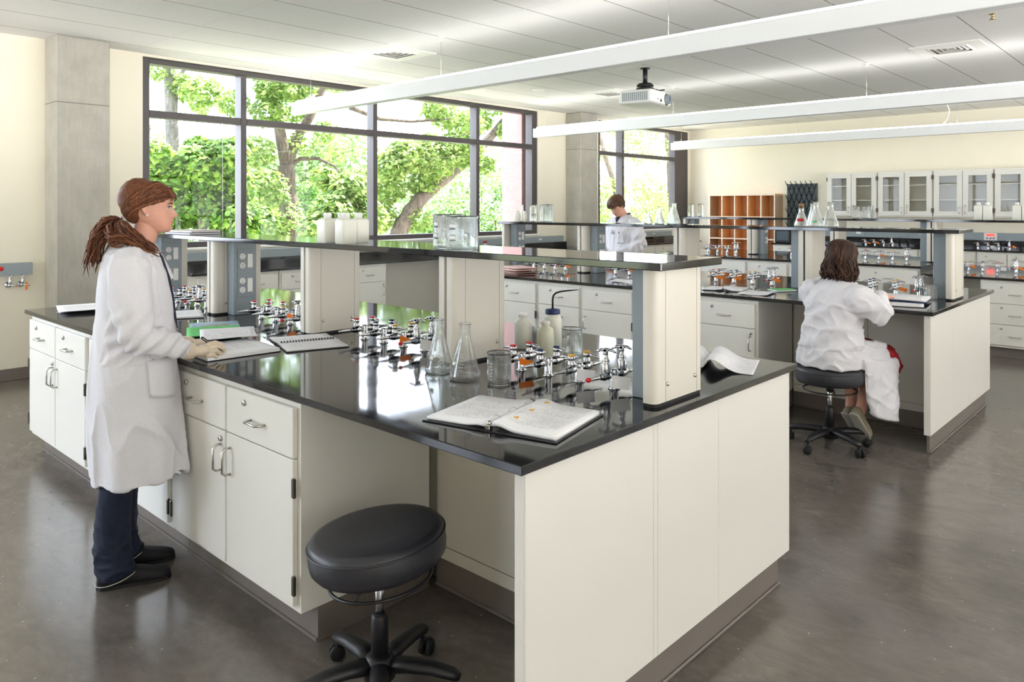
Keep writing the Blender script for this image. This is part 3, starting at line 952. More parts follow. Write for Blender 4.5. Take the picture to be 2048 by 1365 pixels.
# ---------------------------------------------------------------- rear bench: full height left, lower section right
Y3 = 9.22; B3 = (Y3, 10.98); YC3 = 10.1; YF3 = 9.255
ZL = .835
worktop('black resin worktop of the rear bench, full height left part', -5.86, -2.405, *B3)
worktop('lower black resin worktop of the rear bench, right part', -2.3995, .9, Y3 - .0, B3[1], ZL)
m = MB(); m.box(-2.4045, -2.4005, Y3 + .01, B3[1] - .01, ZL + .001, CZ - .001); o = m.build('apron_strip', M['epoxy'])
tag(o, 'black upright strip where the rear bench steps down', 'strip')
shelf('long narrow black shelf raised on posts above the rear bench', -5.85, .85, YC3 - .185, YC3 + .225, 1.398)
post('cream post with grey outlet box at the window end of the rear bench', -5.74, YC3, 1.398, '-', '+')
post('double cream post with grey outlet box in front of the oak cubby shelves', -4.72, YC3, 1.398, '+-', '+')
post('double cream post of the rear bench behind the seated woman', -3.60, YC3, 1.398, '+-', '')
post('double cream post with blue grey side at the step of the rear bench', -2.472, YC3, 1.398, '+-', '-')
post('cream post at the right end of the rear bench', -.5, YC3, 1.398, '+-', '')
cabinet('cream cabinet of the rear bench at its window end', .70, [(1, 'Dl')], (-5.83, YF3, 0), detail=False)
cabinet('cream cabinet of the rear bench seen just above the front shelf corner', .672, [(1, 'Dl')], (-5.12, YF3, 0), detail=False)
cabinet('cream cabinet of the rear bench in front of the cubby shelves', .542, [(1, 'Dl')], (-4.445, YF3, 0), detail=False)
cabinet('cream cabinet of the rear bench partly behind the second middle post', .817, [(1, 'Dr')], (-3.9, YF3, 0), detail=False)
cabinet('cream cabinet of the rear bench right of the seated woman', .67, [(1, 'Dl')], (-3.08, YF3, 0), detail=False)
cabinet('cream cabinet with three lockable drawers under the lower rear worktop', .62, [(1, 'DDD')], (-1.83, YF3, 0), ztop=ZL - .026, detail=False, z0=.11)
cabinet('cream cabinet with three drawers at the far right of the lower rear worktop', .62, [(1, 'DDD')], (-1.20, YF3, 0), ztop=ZL - .026, detail=False, z0=.11)
knee_panel('grey cream panel behind the knee space of the rear bench', -2.395, -1.84, 9.9, ZL - .026)
m = MB(); m.box(-5.83, -2.41, 9.96, 10.95, .125, .888); o = m.build('bench_back_carcass', M['cabinet'])
tag(o, 'cream rear half of the rear bench base facing the far wall', 'cabinet')

# ---------------------------------------------------------------- counter along the windows
XC = -7.36
worktop('long black resin worktop under the windows', XW + .0, XC, 3.3, 9.925)
worktop('black resin worktop under the second window beyond the column', XW, XC, 10.395, YFAR - .66)
def wallcab(label, y0, y1, cols): return cabinet(label, y1 - y0, cols, (XC - .035, y0, 0), pi / 2, depth=.58, detail=False, group='base cabinets along the window wall')
wallcab('cream base cabinet under the window counter, left of the others', 3.35, 4.26, [(.5, 'Dl'), (.5, 'Dr')])
wallcab('cream base cabinet under the window counter seen beside the second post', 4.27, 5.18, [(.5, 'Dl'), (.5, 'Dr')])
wallcab('cream base cabinet under the window counter beside its knee space', 5.19, 5.70, [(1, 'Dl')])
wallcab('cream base cabinet under the window counter beyond its knee space', 7.0, 7.9, [(.5, 'Dl'), (.5, 'Dr')])
wallcab('cream base cabinet under the window counter before the column', 7.91, 9.9, [(.33, 'Dl'), (.34, 'Dr'), (.33, 'Dl')])
wallcab('cream drawer cabinet under the second window behind the man', 10.4, 11.7, [(.5, 'Dl'), (.5, 'Dr')])
wallcab('cream drawer cabinet under the second window near the far corner', 11.71, 13.3, [(.5, 'Dl'), (.5, 'Dr')])
m = MB(); m.box(XW + .55 - .03, XW + .55, 5.70, 7.0, .0, .886); o = m.build('knee_space_panel', M['knee']); o.location = (-.4, 0, 0)
tag(o, 'grey shaded panel of the knee space under the window counter', 'panel')
for i, (a, b, where) in enumerate(((3.3, 9.925, 'under the large window'), (10.395, 13.34, 'under the second window'))):
    m = MB(); m.box(XW + .001, XW + .02, a, b, CZ + .0005, .99); o = m.build('backsplash', M['epoxy']); tag(o, 'black backsplash ' + where, 'backsplash')
    t = thing('outlet_raceway', 'blue grey outlet raceway along the wall ' + where, 'raceway', (XW, (a + b) / 2, .995))
    h = (b - a) / 2
    m = MB(); m.box(.001, .06, -h, h - .12, 0, .1, .004); m.build('trunking', M['raceway'], t)
    k = 0
    yy = -h + .9
    while yy < h - .4:
        m = MB(); m.box(.058, .062, yy - .1, yy + .1, .004, .096); p = m.build('cover_plate', M['raceway'], t)
        red = (i == 0 and k == 3)
        for dy in (-.022, .022):
            m = MB(); m.lathe([(0, 0), (.017, 0), (.017, .005), (0, .005)], 14, mat=Matrix.Translation((.062, yy + dy, .055)) @ Matrix.Rotation(pi / 2, 4, 'Y'))
            m.build('outlet', M['red'] if red else M['white_plastic'], p)
        if red:
            m = MB(); m.box(.062, .066, yy - .03, yy + .03, .012, .03); m.build('label_plate', M['white_plastic'], p)
        yy += 1.25; k += 1

# ---------------------------------------------------------------- counter along the far wall
YFC = YFAR - .66
XF0 = -5.95
worktop('long black resin worktop along the far wall', XF0, 1.5, YFC, YFAR)
xx = XF0 + .02; k = 0
words = ['leftmost', 'second', 'third', 'fourth', 'fifth', 'sixth', 'seventh', 'eighth', 'ninth', 'tenth']
while xx < 1.0:
    w = .80
    cabinet('cream base cabinet along the far wall, %s from its left end' % words[k], w, [(.5, 'Dl'), (.5, 'Dr')], (xx, YFC + .035, 0), depth=.60, detail=False, group='base cabinets along the far wall')
    xx += w + .008; k += 1
m = MB(); m.box(XF0, 1.5, YFAR - .02, YFAR - .001, CZ + .0005, 1.035); o = m.build('backsplash', M['epoxy']); tag(o, 'black backsplash along the far wall', 'backsplash')
t = thing('outlet_raceway', 'blue grey outlet raceway along the far wall under the glass cabinets', 'raceway', (-2.0, YFAR, 1.04))
m = MB(); m.box(-3.2, 3.4, -.06, -.001, 0, .12, .004); m.build('trunking', M['raceway'], t)
for px_, kind in ((-2.62, 0), (-1.45, 0), (-.62, 1), (.45, 0), (1.4, 0), (-1.9, 2), (-.95, 2), (-.05, 2)):
    m = MB(); m.box(px_ - .10, px_ + .10, -.064, -.06, .006, .114); p = m.build('cover_plate', M['raceway'], t)
    if kind == 0:
        m = MB(); m.box(px_ - .04, px_ + .04, -.07, -.064, .055, .1); m.build('outlet', M['white_plastic'], p)
    elif kind == 1:
        m = MB(); m.box(px_ - .09, px_ + .09, -.068, -.064, .004, .118); m.build('timer_face', M['white_plastic'], p)
        m = MB(); m.box(px_ - .055, px_ + .055, -.071, -.068, .066, .104); m.build('display', M['red_led'], p)
        m = MB()
        for d in (-.045, 0, .045): m.lathe([(0, .0), (.011, 0), (.011, .004), (0, .004)], 10, mat=Matrix.Translation((px_ + d, -.068, .035)) @ Matrix.Rotation(pi / 2, 4, 'X'))
        m.build('button', M['blue'], p)

# ---------------------------------------------------------------- glazed wall cabinets on the far wall
def wall_cabinet(x, w, label, stuffed):
    t = thing('glazed_wall_cabinet', label, 'wall cabinet', (x, YFAR, 1.405), 0, 'glass fronted wall cabinets')
    H = .76; D = .30
    m = MB()
    m.box(0, w, -D, -.002, 0, .03); m.box(0, w, -D, -.002, H - .03, H); m.box(0, .025, -D, -.002, .03, H - .03); m.box(w - .025, w, -D, -.002, .03, H - .03)
    m.box(.025, w - .025, -.012, -.002, .03, H - .03); m.box(w / 2 - .012, w / 2 + .012, -D, -.012, .03, H - .03)
    m.build('carcass', M['cabinet'], t)
    for z in (.27, .52):
        m = MB(); m.box(.026, w - .026, -D + .05, -.013, z, z + .018); m.build('shelf_board', M['cabinet'], t)
    for i in range(2):
        xa = .012 + i * (w / 2 - .008); xb = xa + w / 2 - .016
        m = MB()
        f = .075
        y0, y1 = -D - .022, -D - .001
        m.box(xa, xb, y0, y1, .02, .02 + f, .002); m.box(xa, xb, y0, y1, H - .02 - f, H - .02, .002)
        m.box(xa, xa + f, y0, y1, .02 + f, H - .02 - f, .002); m.box(xb - f, xb, y0, y1, .02 + f, H - .02 - f, .002)
        d = m.build('door', M['cabinet'], t)
        m = MB(); m.box(xa + f - .005, xb - f + .005, -D - .014, -D - .009, .02 + f - .005, H - .02 - f + .005); m.build('door_glass', M['cabglass'], d)
        hx = xb - .035 if i == 0 else xa + .035
        inst('handle', ME_PULLV, d, (hx, y0, .11)); 
        if i: inst('lock', ME_LOCK, d, (hx, y0, .19))
        kx = xa - .004 if i == 0 else xb + .004
        for z in (.11, H - .11): inst('hinge', ME_HINGE, d, (kx, y0 + .002, z))
    return t
ord_ = ['leftmost', 'second from the left', 'third from the left', 'rightmost in view']
for k in range(4):
    wall_cabinet(-5.08 + .852 * k, .842, 'cream wall cabinet with two glass doors, %s on the far wall' % ord_[k], k)

# ---------------------------------------------------------------- cubby shelf unit
def cubby():
    t = thing('cubby_shelf', 'oak cubby shelf unit with open square pigeonholes against the far wall', 'shelf unit', (-7.36, YFAR, 0))
    W = 1.35; H = 1.815; D = .36; nc = 5; nr = 4
    th = .022
    cw = (W - th) / nc; rh = .42
    m = MB()
    m.box(0, W, -.02, -.004, .05, H); m.build('back_panel', M['wood'], t)
    for i in range(nc + 1):
        x = i * cw
        m = MB(); m.box(x, x + th, -D + .008, -.02, .05, H - .03); u = m.build('upright', M['wood_side'] if i in (0, nc) else M['wood'], t)
        m = MB(); m.box(x, x + th, -D, -D + .008, .05, H - .03); m.build('edge_band', M['wood_edge'], u)
    zs = [H - .03 - k * rh for k in range(5)]
    for z in zs:
        m = MB(); m.box(.0005, W - .0005, -D + .0085, -.0205, z, z + th * (1.4 if z == zs[0] else 1)); u = m.build('shelf_board', M['wood'], t)
        m = MB(); m.box(.0005, W - .0005, -D - .001, -D + .008, z, z + th * (1.4 if z == zs[0] else 1)); m.build('edge_band', M['wood_edge'], u)
    m = MB(); m.box(.02, W - .02, -D + .05, -.03, 0, .06); m.build('plinth', M['wood_side'], t)
cubby()

# ---------------------------------------------------------------- drying rack over the sink
def drying_rack():
    t = thing('drying_rack', 'dark grey glassware drying rack with crossed black pegs on the far wall', 'drying rack', (-5.92, YFAR, 1.10))
    W, H = .56, .90
    m = MB(); m.box(0, W, -.035, -.003, 0, H, .004); m.build('board', simple('dark_slate_rack_board', rgb(72, 86, 88), .5), t)
    for r in range(7):
        for c in range(6):
            x = .045 + c * .094 + (.047 if r % 2 else 0); z = H - .05 - r * .125
            if x > W - .02: continue
            m = MB(); m.tube([(x, -.035, z - .06), (x - .01, -.10, z + .02), (x - .035, -.145, z + .10)], [.006, .006, .005], 6)
            m.tube([(x - .035, -.145, z + .10), (x - .045, -.05, z + .03)], .004, 5)
            m.tube([(x, -.05, z - .06), (x + .047, -.045, z + .055)], .005, 5)
            m.build('peg', M['black_plastic'], t)
drying_rack()
t = thing('black_appliance', 'small black box standing on the far counter beside the cubby shelves', 'appliance', (-5.80, YFAR - .36, CZ))
m = MB(); m.box(-.13, .13, -.16, .16, 0, .24, .01); m.build('case', M['black_plastic'], t)
m = MB(); m.box(-.11, .11, -.166, -.158, .04, .21, .004); m.build('front_window', M['iris'], t)
# ================================================================ taps
def tap_body(double=True, kind='gas', btn='blue', single_rot=0):
    """chrome column with hose-barb nozzles along -y / +y"""
    t = thing('lab_tap', 'chrome lab tap', 'tap')
    H = .053
    m = MB(); m.lathe([(.0165, 0), (.0165, .003), (.0128, .005), (.0122, .008), (.0122, H - .006), (.0112, H - .002), (.008, H), (0, H)], 20)
    m.build('column', M['chrome'], t)
    for s in ((-1, 1) if double else (-1,)):
        zb = .039
        m = MB()
        def Y(v): return (0, s * v, zb)
        m.tube([Y(.010), Y(.018), Y(.019), Y(.031), Y(.045), Y(.049), Y(.052), Y(.056), Y(.058)],
               [.009, .009, .0115, .0125, .0115, .0095, .0095, .008, .0075], 14)
        prev = .058
        pts = []; rad = []
        for k in range(7):
            a = .058 + k * .0072
            pts += [Y(a), Y(a + .006)]; r = .0072 - k * .0006; rad += [r, r - .0016]
        m.tube(pts, rad, 12)
        n = m.build('nozzle', M['chrome'], t)
        vy = s * .034
        if kind == 'gas':
            m = MB(); m.lathe([(.0105, zb + .004), (.0105, zb + .020), (.0085, zb + .022), (.0085, zb + .026), (.0105, zb + .028), (.0105, zb + .036), (.008, zb + .037)], 14, mat=Matrix.Translation((0, vy, 0)))
            m.build('valve', M['chrome'], t)
            m = MB()
            dx = 1 if s > 0 else -1
            m.tube([(0, vy, zb + .032), (dx * .018, vy, zb + .033), (dx * .034, vy, zb + .030), (dx * .040, vy, zb + .027)], [.006, .0065, .0060, .003], 8, flat=.6)
            m.build('lever', M['chrome'], t)
            m = MB(); m.lathe([(.0095, zb + .0365), (.0095, zb + .040), (.008, zb + .041), (0, zb + .041)], 14, mat=Matrix.Translation((0, vy, 0)))
            m.build('index_button', M[btn], t)
        else:
            m = MB(); m.lathe([(.0115, zb + .004), (.0125, zb + .012), (.0125, zb + .03), (.0105, zb + .034), (.0085, zb + .036), (.0105, zb + .040), (.0085, zb + .046), (.006, zb + .05), (.006, zb + .064), (.009, zb + .066), (.009, zb + .072), (0, zb + .073)], 16, mat=Matrix.Translation((0, vy, 0)))
            m.build('valve', M['chrome'], t)
            m = MB()
            for k in range(4):
                a = k * pi / 2 + .5
                m.tube([(0, vy, zb + .069), (.014 * cos(a), vy + .014 * sin(a), zb + .068), (.027 * cos(a), vy + .027 * sin(a), zb + .062)], [.0055, .0075, .0045], 8, flat=.6)
            m.build('cross_handle', M['chrome'], t)
            m = MB(); m.tube([Y(.100), Y(.106), Y(.112)], [.0055, .0068, .0045], 10); m.build('nozzle_tip', M['red'], n)
    return t
def scaled(t, k=1.38):
    t.scale = (k, k, k); return t
P_GAS = {b: scaled(tap_body(True, 'gas', b)) for b in ('blue', 'yellow', 'red')}
P_WATER = scaled(tap_body(True, 'water'))
P_WALL_GAS = scaled(tap_body(False, 'gas', 'red'))
P_WALL_WATER = scaled(tap_body(False, 'water'))
used_protos = set()
def hang_tag(w, h, name, mats):
    m = MB(); m.box(-w, 0, -.0006, .0006, -h, 0); 
    return m.mesh(name, mats)
ME_OTAG = hang_tag(.042, .018, 'orange_tag', M['orange'])
ME_WTAG = hang_tag(.048, .032, 'white_tag', M['text'])
def add_tag(t, k, rng):
    if k == 'o':
        o = inst('hang_tag', ME_OTAG, t, (.062, -.012, .036)); o['label'] = 'orange plastic tag'
        o.rotation_euler = (0, .35 + rng.uniform(-.2, .2), .5 + rng.uniform(-.3, .3))
    elif k == 'w':
        o = inst('hang_tag', ME_WTAG, t, (.066, -.016, .042)); o['label'] = 'white printed tag'
        o.rotation_euler = (0, .12, .75 + rng.uniform(-.3, .3))
rng = random.Random(7)
ORD = ['first', 'second', 'third', 'fourth']
def tap_group(place_txt, y, z, xs, kinds, tags, group, first=0):
    for i, x in enumerate(xs):
        k = kinds[i]
        pr_ = P_WATER if k == 'water' else P_WALL_GAS if k == 'wgas' else P_WALL_WATER if k == 'wwater' else P_GAS[k]
        o = place(pr_, pr_ in used_protos, (x, y, z), rng.uniform(-.06, .06))
        if pr_ not in used_protos:
            used_protos.add(pr_)
        else:   # drop a copied tag
            for c in list(o.children):
                if c.name.startswith('hang_tag'): bpy.data.objects.remove(c)
        o['group'] = group
        what = 'chrome cross handled water tap' if 'water' in k else 'chrome lever gas tap'
        tg = tags[i]
        extra = ' and orange tag' if tg == 'o' and 'water' in k else ' with orange tag' if tg == 'o' else ''
        o['label'] = '%s%s, %s %s' % (what, extra, ORD[i + first], place_txt)
        add_tag(o, tg, rng)
G = 'chrome lab taps on the benches'
tap_group('from left near the front end post', 2.28, CZ, (-2.068, -1.925, -1.772, -1.611), ('red', 'blue', 'yellow', 'water'), ('o', None, 'w', 'w'), G)
tap_group('from left behind the front glass flasks', 2.28, CZ, (-3.13, -2.975, -2.825, -2.67), ('red', 'blue', 'yellow', 'water'), (None, None, 'o', 'w'), G)
tap_group('from left beyond the middle front post', 2.28, CZ, (-4.15, -3.99, -3.83, -3.675), ('red', 'red', 'yellow', 'water'), (None, None, 'o', 'w'), G)
tap_group('from left at the front bench window end', 2.28, CZ, (-5.30, -5.15, -5.0, -4.86), ('red', 'blue', 'yellow', 'water'), (None, None, 'o', None), G)
tap_group('from left beside the seated woman', 6.15, CZ, (-2.10, -1.94, -1.77, -1.61), ('red', 'blue', 'yellow', 'water'), (None, None, 'o', None), G)
tap_group('from left behind the black open binder', 6.15, CZ, (-3.25, -3.08, -2.91, -2.735), ('red', 'blue', 'yellow', 'water'), ('o', 'o', None, 'o'), G)
tap_group('from left, middle bench below the man', 6.15, CZ, (-4.33, -4.165, -4.0), ('red', 'blue', 'yellow'), (None, 'o', None), G)
tap_group('from left behind the pink folders', 6.15, CZ, (-5.40, -5.25, -5.10, -4.96), ('red', 'blue', 'yellow', 'water'), (None, None, None, 'o'), G)
tap_group('from left before the cubby shelves', 10.06, CZ, (-5.44, -5.29, -5.14, -5.0), ('red', 'blue', 'yellow', 'water'), (None, 'o', None, None), G)
tap_group('on the rear bench beside the cubby shelves', 10.06, CZ, (-4.20,), ('red',), ('o',), G)
tap_group('from left, rear bench beyond the seated woman', 10.06, CZ, (-3.25, -3.09, -2.93, -2.77), ('red', 'blue', 'yellow', 'water'), (None, 'o', None, None), G)
tap_group('from left, lower rear worktop', 10.06, ZL, (-2.11, -1.97, -1.82, -1.645), ('yellow', 'blue', 'red', 'water'), ('o', None, 'w', 'o'), G)
tap_group('from left, left set on far counter', 13.55, CZ, (-4.37, -4.225, -4.085, -3.95), ('wgas', 'wgas', 'wgas', 'wwater'), ('o', 'o', None, None), 'single taps on the far counter')
tap_group('from left, right set on far counter', 13.55, CZ, (-2.71, -2.57, -2.435, -2.295), ('wgas', 'wgas', 'wgas', 'wwater'), (None, 'w', None, 'o'), 'single taps on the far counter')
# taps and outlet box on the wall at the left edge
for y, tg, lb in ((1.912, None, 'chrome wall tap under the grey outlet box, left one at the picture edge'), (2.01, 'o', 'chrome wall tap with orange tag under the grey outlet box')):
    t = thing('wall_tap', lb, 'tap', (XW, y, .87), 0, 'wall taps under the outlet box')
    m = MB()
    Ry = Matrix.Rotation(pi / 2, 4, 'Y')
    m.lathe([(.03, .0005), (.03, .004), (.024, .012), (.014, .016), (.012, .05), (.015, .055), (.015, .07), (0, .072)], 20, mat=Ry); m.build('column', M['chrome'], t)
    m = MB(); m.lathe([(.012, 0), (.013, .02), (.013, .05), (.009, .06), (.007, .08), (.01, .085)], 14, mat=Matrix.Translation((.06, 0, .005))); m.build('valve', M['chrome'], t)
    m = MB()
    for k in range(4):
        a = k * pi / 2 + .4
        m.tube([(.06, 0, .088), (.06 + .018 * cos(a), .018 * sin(a), .088), (.06 + .036 * cos(a), .036 * sin(a), .083)], [.007, .01, .006], 8, flat=.6)
    m.build('cross_handle', M['chrome'], t)
    m = MB(); m.tube([(.06, .0, .0), (.075, .02, -.004), (.09, .04, -.008)], [.009, .008, .005], 10); n = m.build('nozzle', M['chrome'], t)
    m = MB(); m.tube([(.09, .04, -.008), (.096, .048, -.009)], [.0055, .004], 8); m.build('nozzle_tip', M['red'], n)
    if tg:
        m = MB(); m.box(.072, .074, .02, .038, -.05, .02); m.build('hang_tag', M['orange'], t)
t = thing('outlet_box', 'grey wall outlet box with red receptacle at the left picture edge', 'outlet box', (XW, 1.76, .955))
m = MB(); m.box(.001, .05, -.5, .333, 0, .112, .003); m.build('trunking', M['raceway'], t)
m = MB(); m.box(.05, .0508, .1165, .118, 0, .112); m.build('panel_joint', M['seam'], t)
m = MB(); m.lathe([(0, 0), (.02, 0), (.02, .006), (0, .006)], 16, mat=Matrix.Translation((.05, .085, .065)) @ Matrix.Rotation(pi / 2, 4, 'Y')); m.build('outlet', M['red'], t)

# ================================================================ glassware
def flask_prof(r, h, th=.0022):
    nr = r * .36; lip = nr * 1.12
    out = [(r * .86, 0), (r * .95, .004), (r, .012), (r * .985, .022), (nr * 1.12, h * .70), (nr * 1.0, h * .75), (nr, h * .965), (lip, h * .985), (lip, h)]
    inn = [(max(a - th, .001), z + (th if i == 0 else 0)) for i, (a, z) in enumerate(out)][::-1]
    inn[-1] = (r * .80, .004)
    return out + inn
def erlenmeyer(loc, r, h, label, group='glass flasks', marks=True, rz=0):
    t = thing('erlenmeyer_flask', label, 'flask', loc, rz, group)
    m = MB(); m.lathe(flask_prof(r, h), 36); m.build('flask_body', M['glass'], t)
    if marks:
        m = MB()
        def rr(z): return r * .985 + (r * .36 * 1.12 - r * .985) * (z - .022) / (h * .70 - .022)
        for k in range(6):
            z = h * .2 + k * h * .055; a0 = -1.2; w = .22 if k % 2 else .32
            R = rr(z) + .0004
            m.loft([[(R * cos(a0 + j * w / 4), R * sin(a0 + j * w / 4), z), (R * cos(a0 + j * w / 4), R * sin(a0 + j * w / 4), z + .0016), ((R + .0004) * cos(a0 + j * w / 4), (R + .0004) * sin(a0 + j * w / 4), z + .0008)] for j in range(5)])
        z = h * .26; R = rr(z); a0 = -2.0
        m.loft([[(R * 1.005 * cos(a0 + j * .09), R * 1.005 * sin(a0 + j * .09), z), ((rr(z + .02) + .0003) * cos(a0 + j * .09), (rr(z + .02) + .0003) * sin(a0 + j * .09), z + .02), ((R + .0012) * cos(a0 + j * .09), (R + .0012) * sin(a0 + j * .09), z + .008)] for j in range(5)])
        m.build('graduation_marks', M['frost'], t)
    return t
def beaker(loc, r, h, label, group='glass beakers', patch=True, rz=0, patch_a=-2.4):
    t = thing('beaker', label, 'beaker', loc, rz, group)
    th = .0024; n = 40
    prof = [(r * .90, 0), (r * .97, .004), (r, .012), (r, h * .93), (r * 1.015, h * .97), (r * 1.06, h), (r * 1.04, h + .0015), (r - th, h * .95), (r - th, .014), (r * .93, .006), (0, .005)]
    vs = []; fs = []
    for i, (q, z) in enumerate(prof):
        for k in range(n):
            a = 2 * pi * k / n
            sp = math.exp(-((((a - 2.6 + pi) % (2 * pi)) - pi) / .22) ** 2) * (.16 if z > h * .9 else 0) * r
            vs.append(((max(q, 1e-5) + sp) * cos(a), (max(q, 1e-5) + sp) * sin(a), z))
    for i in range(len(prof) - 1):
        for k in range(n): fs.append((i * n + k, i * n + (k + 1) % n, (i + 1) * n + (k + 1) % n, (i + 1) * n + k))
    fs.append(tuple(reversed(range(n))))
    m = MB(); m.add(vs, fs, 0, True); m.build('beaker_body', M['glass'], t)
    if patch:
        m = MB()
        R = r + .0004
        for z0, z1, w in ((h * .62, h * .80, .45), (h * .28, h * .46, .45)):
            m.loft([[(R * cos(patch_a + j * w / 4), R * sin(patch_a + j * w / 4), z0), (R * cos(patch_a + j * w / 4), R * sin(patch_a + j * w / 4), z1), ((R + .0005) * cos(patch_a + j * w / 4), (R + .0005) * sin(patch_a + j * w / 4), (z0 + z1) / 2)] for j in range(5)])
        for k in range(6):
            z = h * .2 + k * h * .1; a0 = patch_a + .75; w = .22
            m.loft([[(R * cos(a0 + j * w / 3), R * sin(a0 + j * w / 3), z), (R * cos(a0 + j * w / 3), R * sin(a0 + j * w / 3), z + .0016), ((R + .0004) * cos(a0 + j * w / 3), (R + .0004) * sin(a0 + j * w / 3), z + .0008)] for j in range(4)])
        m.build('graduation_marks', M['frost'], t)
    return t
erlenmeyer((-2.284, 2.026, CZ), .057, .212, 'left of two empty erlenmeyer flasks on the front bench', rz=.4)
erlenmeyer((-2.118, 2.012, CZ), .061, .215, 'right of two empty erlenmeyer flasks on the front bench')
beaker((-1.967, 2.045, CZ), .045, .118, 'small empty glass beaker right of the front flasks')
beaker((-2.104, 2.655, CZ), .046, .122, 'empty glass beaker beside the wash bottle behind the front taps', patch_a=2.4)
ZSH1 = 1.396
b = beaker((-2.50, 2.27, ZSH1), .066, .148, 'left of two large glass beakers on the front shelf', patch_a=-1.9)
b = beaker((-2.335, 2.20, ZSH1), .068, .142, 'right of two large glass beakers on the front shelf', patch_a=-1.6)
ZSH2 = 1.414
erlenmeyer((-5.54, 6.12, ZSH2), .036, .185, 'narrow glass flask beside white bottles at the window end of the middle shelf', marks=False)
for i, (x, y, r, h, lb) in enumerate(((-5.45, 6.2, .04, .185, 'tall glass beaker next to the narrow flask on the middle shelf'), (-5.36, 6.1, .03, .085, 'small glass beaker in front of the tall ones on the middle shelf'),
        (-5.31, 6.22, .05, .185, 'tall glass beaker in the middle of the row on the middle shelf'), (-5.20, 6.15, .052, .185, 'rightmost tall glass beaker of the row on the middle shelf'))):
    beaker((x, y, ZSH2), r, h, lb, patch=False)
fl = ((-3.92, 6.1, .042, .115, 'leftmost small flask of the group right of the man'), (-3.84, 6.17, .042, .118, 'second small flask of the group right of the man'),
      (-3.79, 6.09, .048, .160, 'taller flask in the middle of the group right of the man'), (-3.73, 6.2, .048, .165, 'flask behind the others in the group right of the man'), (-3.655, 6.12, .060, .195, 'tallest flask at the right of the group right of the man'))
for (x, y, r, h, lb) in fl: erlenmeyer((x, y, ZSH2), r, h, lb, marks=False)
f = erlenmeyer((-2.475, 6.12, ZSH2), .056, .165, 'corked flask with a red label on the middle shelf above the seated woman', marks=False)
m = MB(); m.lathe([(.015, .15), (.021, .175), (.022, .188), (0, .19)], 16); m.build('cork_stopper', M['cork'], f)
m = MB(); R = .050
m.loft([[((R - .0) * cos(-1.9 + j * .16), R * sin(-1.9 + j * .16), .045), ((R - .007) * cos(-1.9 + j * .16), (R - .007) * sin(-1.9 + j * .16), .068), (R * 1.01 * cos(-1.9 + j * .16), R * 1.01 * sin(-1.9 + j * .16), .055)] for j in range(8)]); m.build('red_label', M['red'], f)
erlenmeyer((-2.43, 6.24, ZSH2), .052, .19, 'empty flask partly hidden behind the corked flask on the middle shelf', marks=False)
f = erlenmeyer((-2.36, 6.13, ZSH2), .060, .203, 'flask with green lettering between the corked flask and the clear one', marks=False)
m = MB(); R = .0545
m.loft([[(R * cos(-1.75 + j * .11), R * sin(-1.75 + j * .11), .030 + .010 * (j % 2)), ((R - .006) * cos(-1.75 + j * .11), (R - .006) * sin(-1.75 + j * .11), .052), (R * 1.01 * cos(-1.75 + j * .11), R * 1.01 * sin(-1.75 + j * .11), .045)] for j in range(7)]); m.build('green_marking', M['green'], f)
f = erlenmeyer((-2.235, 6.10, ZSH2), .062, .200, 'rightmost clear flask on the middle shelf above the seated woman', marks=False)
beaker((-1.50, 6.02, CZ), .042, .105, 'glass beaker next to the end post of the middle bench')
ZSH3 = 1.424
for i, (x, y, r, h, lb) in enumerate(((-5.70, 10.02, .045, .19, 'faint glass beaker at the window end of the rear shelf'), (-5.58, 10.1, .045, .19, 'second faint glass beaker near the window end of the rear shelf'),
        (-3.36, 10.05, .045, .16, 'left small beaker of three on the rear shelf'), (-3.265, 10.12, .045, .16, 'middle small beaker of three on the rear shelf'))):
    beaker((x, y, ZSH3), r, h, lb, patch=False)
erlenmeyer((-3.165, 10.04, ZSH3), .052, .165, 'small flask right of two beakers on the rear shelf', marks=False)

# ================================================================ plastic bottles
def rsq(a, r, z, k=5):
    pts = []
    for cx, cy, a0 in ((a - r, a - r, 0), (-a + r, a - r, pi / 2), (-a + r, -a + r, pi), (a - r, -a + r, 1.5 * pi)):
        for j in range(k): 
            q = a0 + j / (k - 1) * pi / 2
            pts.append((cx + r * cos(q), cy + r * sin(q), z))
    return pts
def square_bottle(loc, a, h, label, group, rz=0):
    t = thing('square_bottle', label, 'bottle', loc, rz, group)
    m = MB(); r = a * .28
    m.loft([rsq(a * .94, r, 0), rsq(a, r, .005), rsq(a, r, h - .014), rsq(a * .93, r, h - .005), rsq(a * .6, r, h), rsq(a * .42, a * .41, h + .002), rsq(a * .42, a * .41, h + .008)], 0, True)
    o = m.build('bottle_body', M['hdpe'], t); poly_smooth(o, 40)
    m = MB(); m.lathe([(a * .50, h + .006), (a * .50, h + .028), (a * .46, h + .030), (0, h + .030)], 24)
    m.build('cap', M['white_plastic'], t)
    return t
for (x, y, lb) in ((-3.315, 2.185, 'front left square white bottle of the cluster on the front shelf'), (-3.155, 2.185, 'front right square white bottle of the cluster on the front shelf'),
                   (-3.36, 2.30, 'back left square white bottle of the cluster on the front shelf'), (-3.21, 2.30, 'back right square white bottle of the cluster on the front shelf')):
    square_bottle((x, y, ZSH1), .041, .122, lb, 'square white bottles on the front shelf')
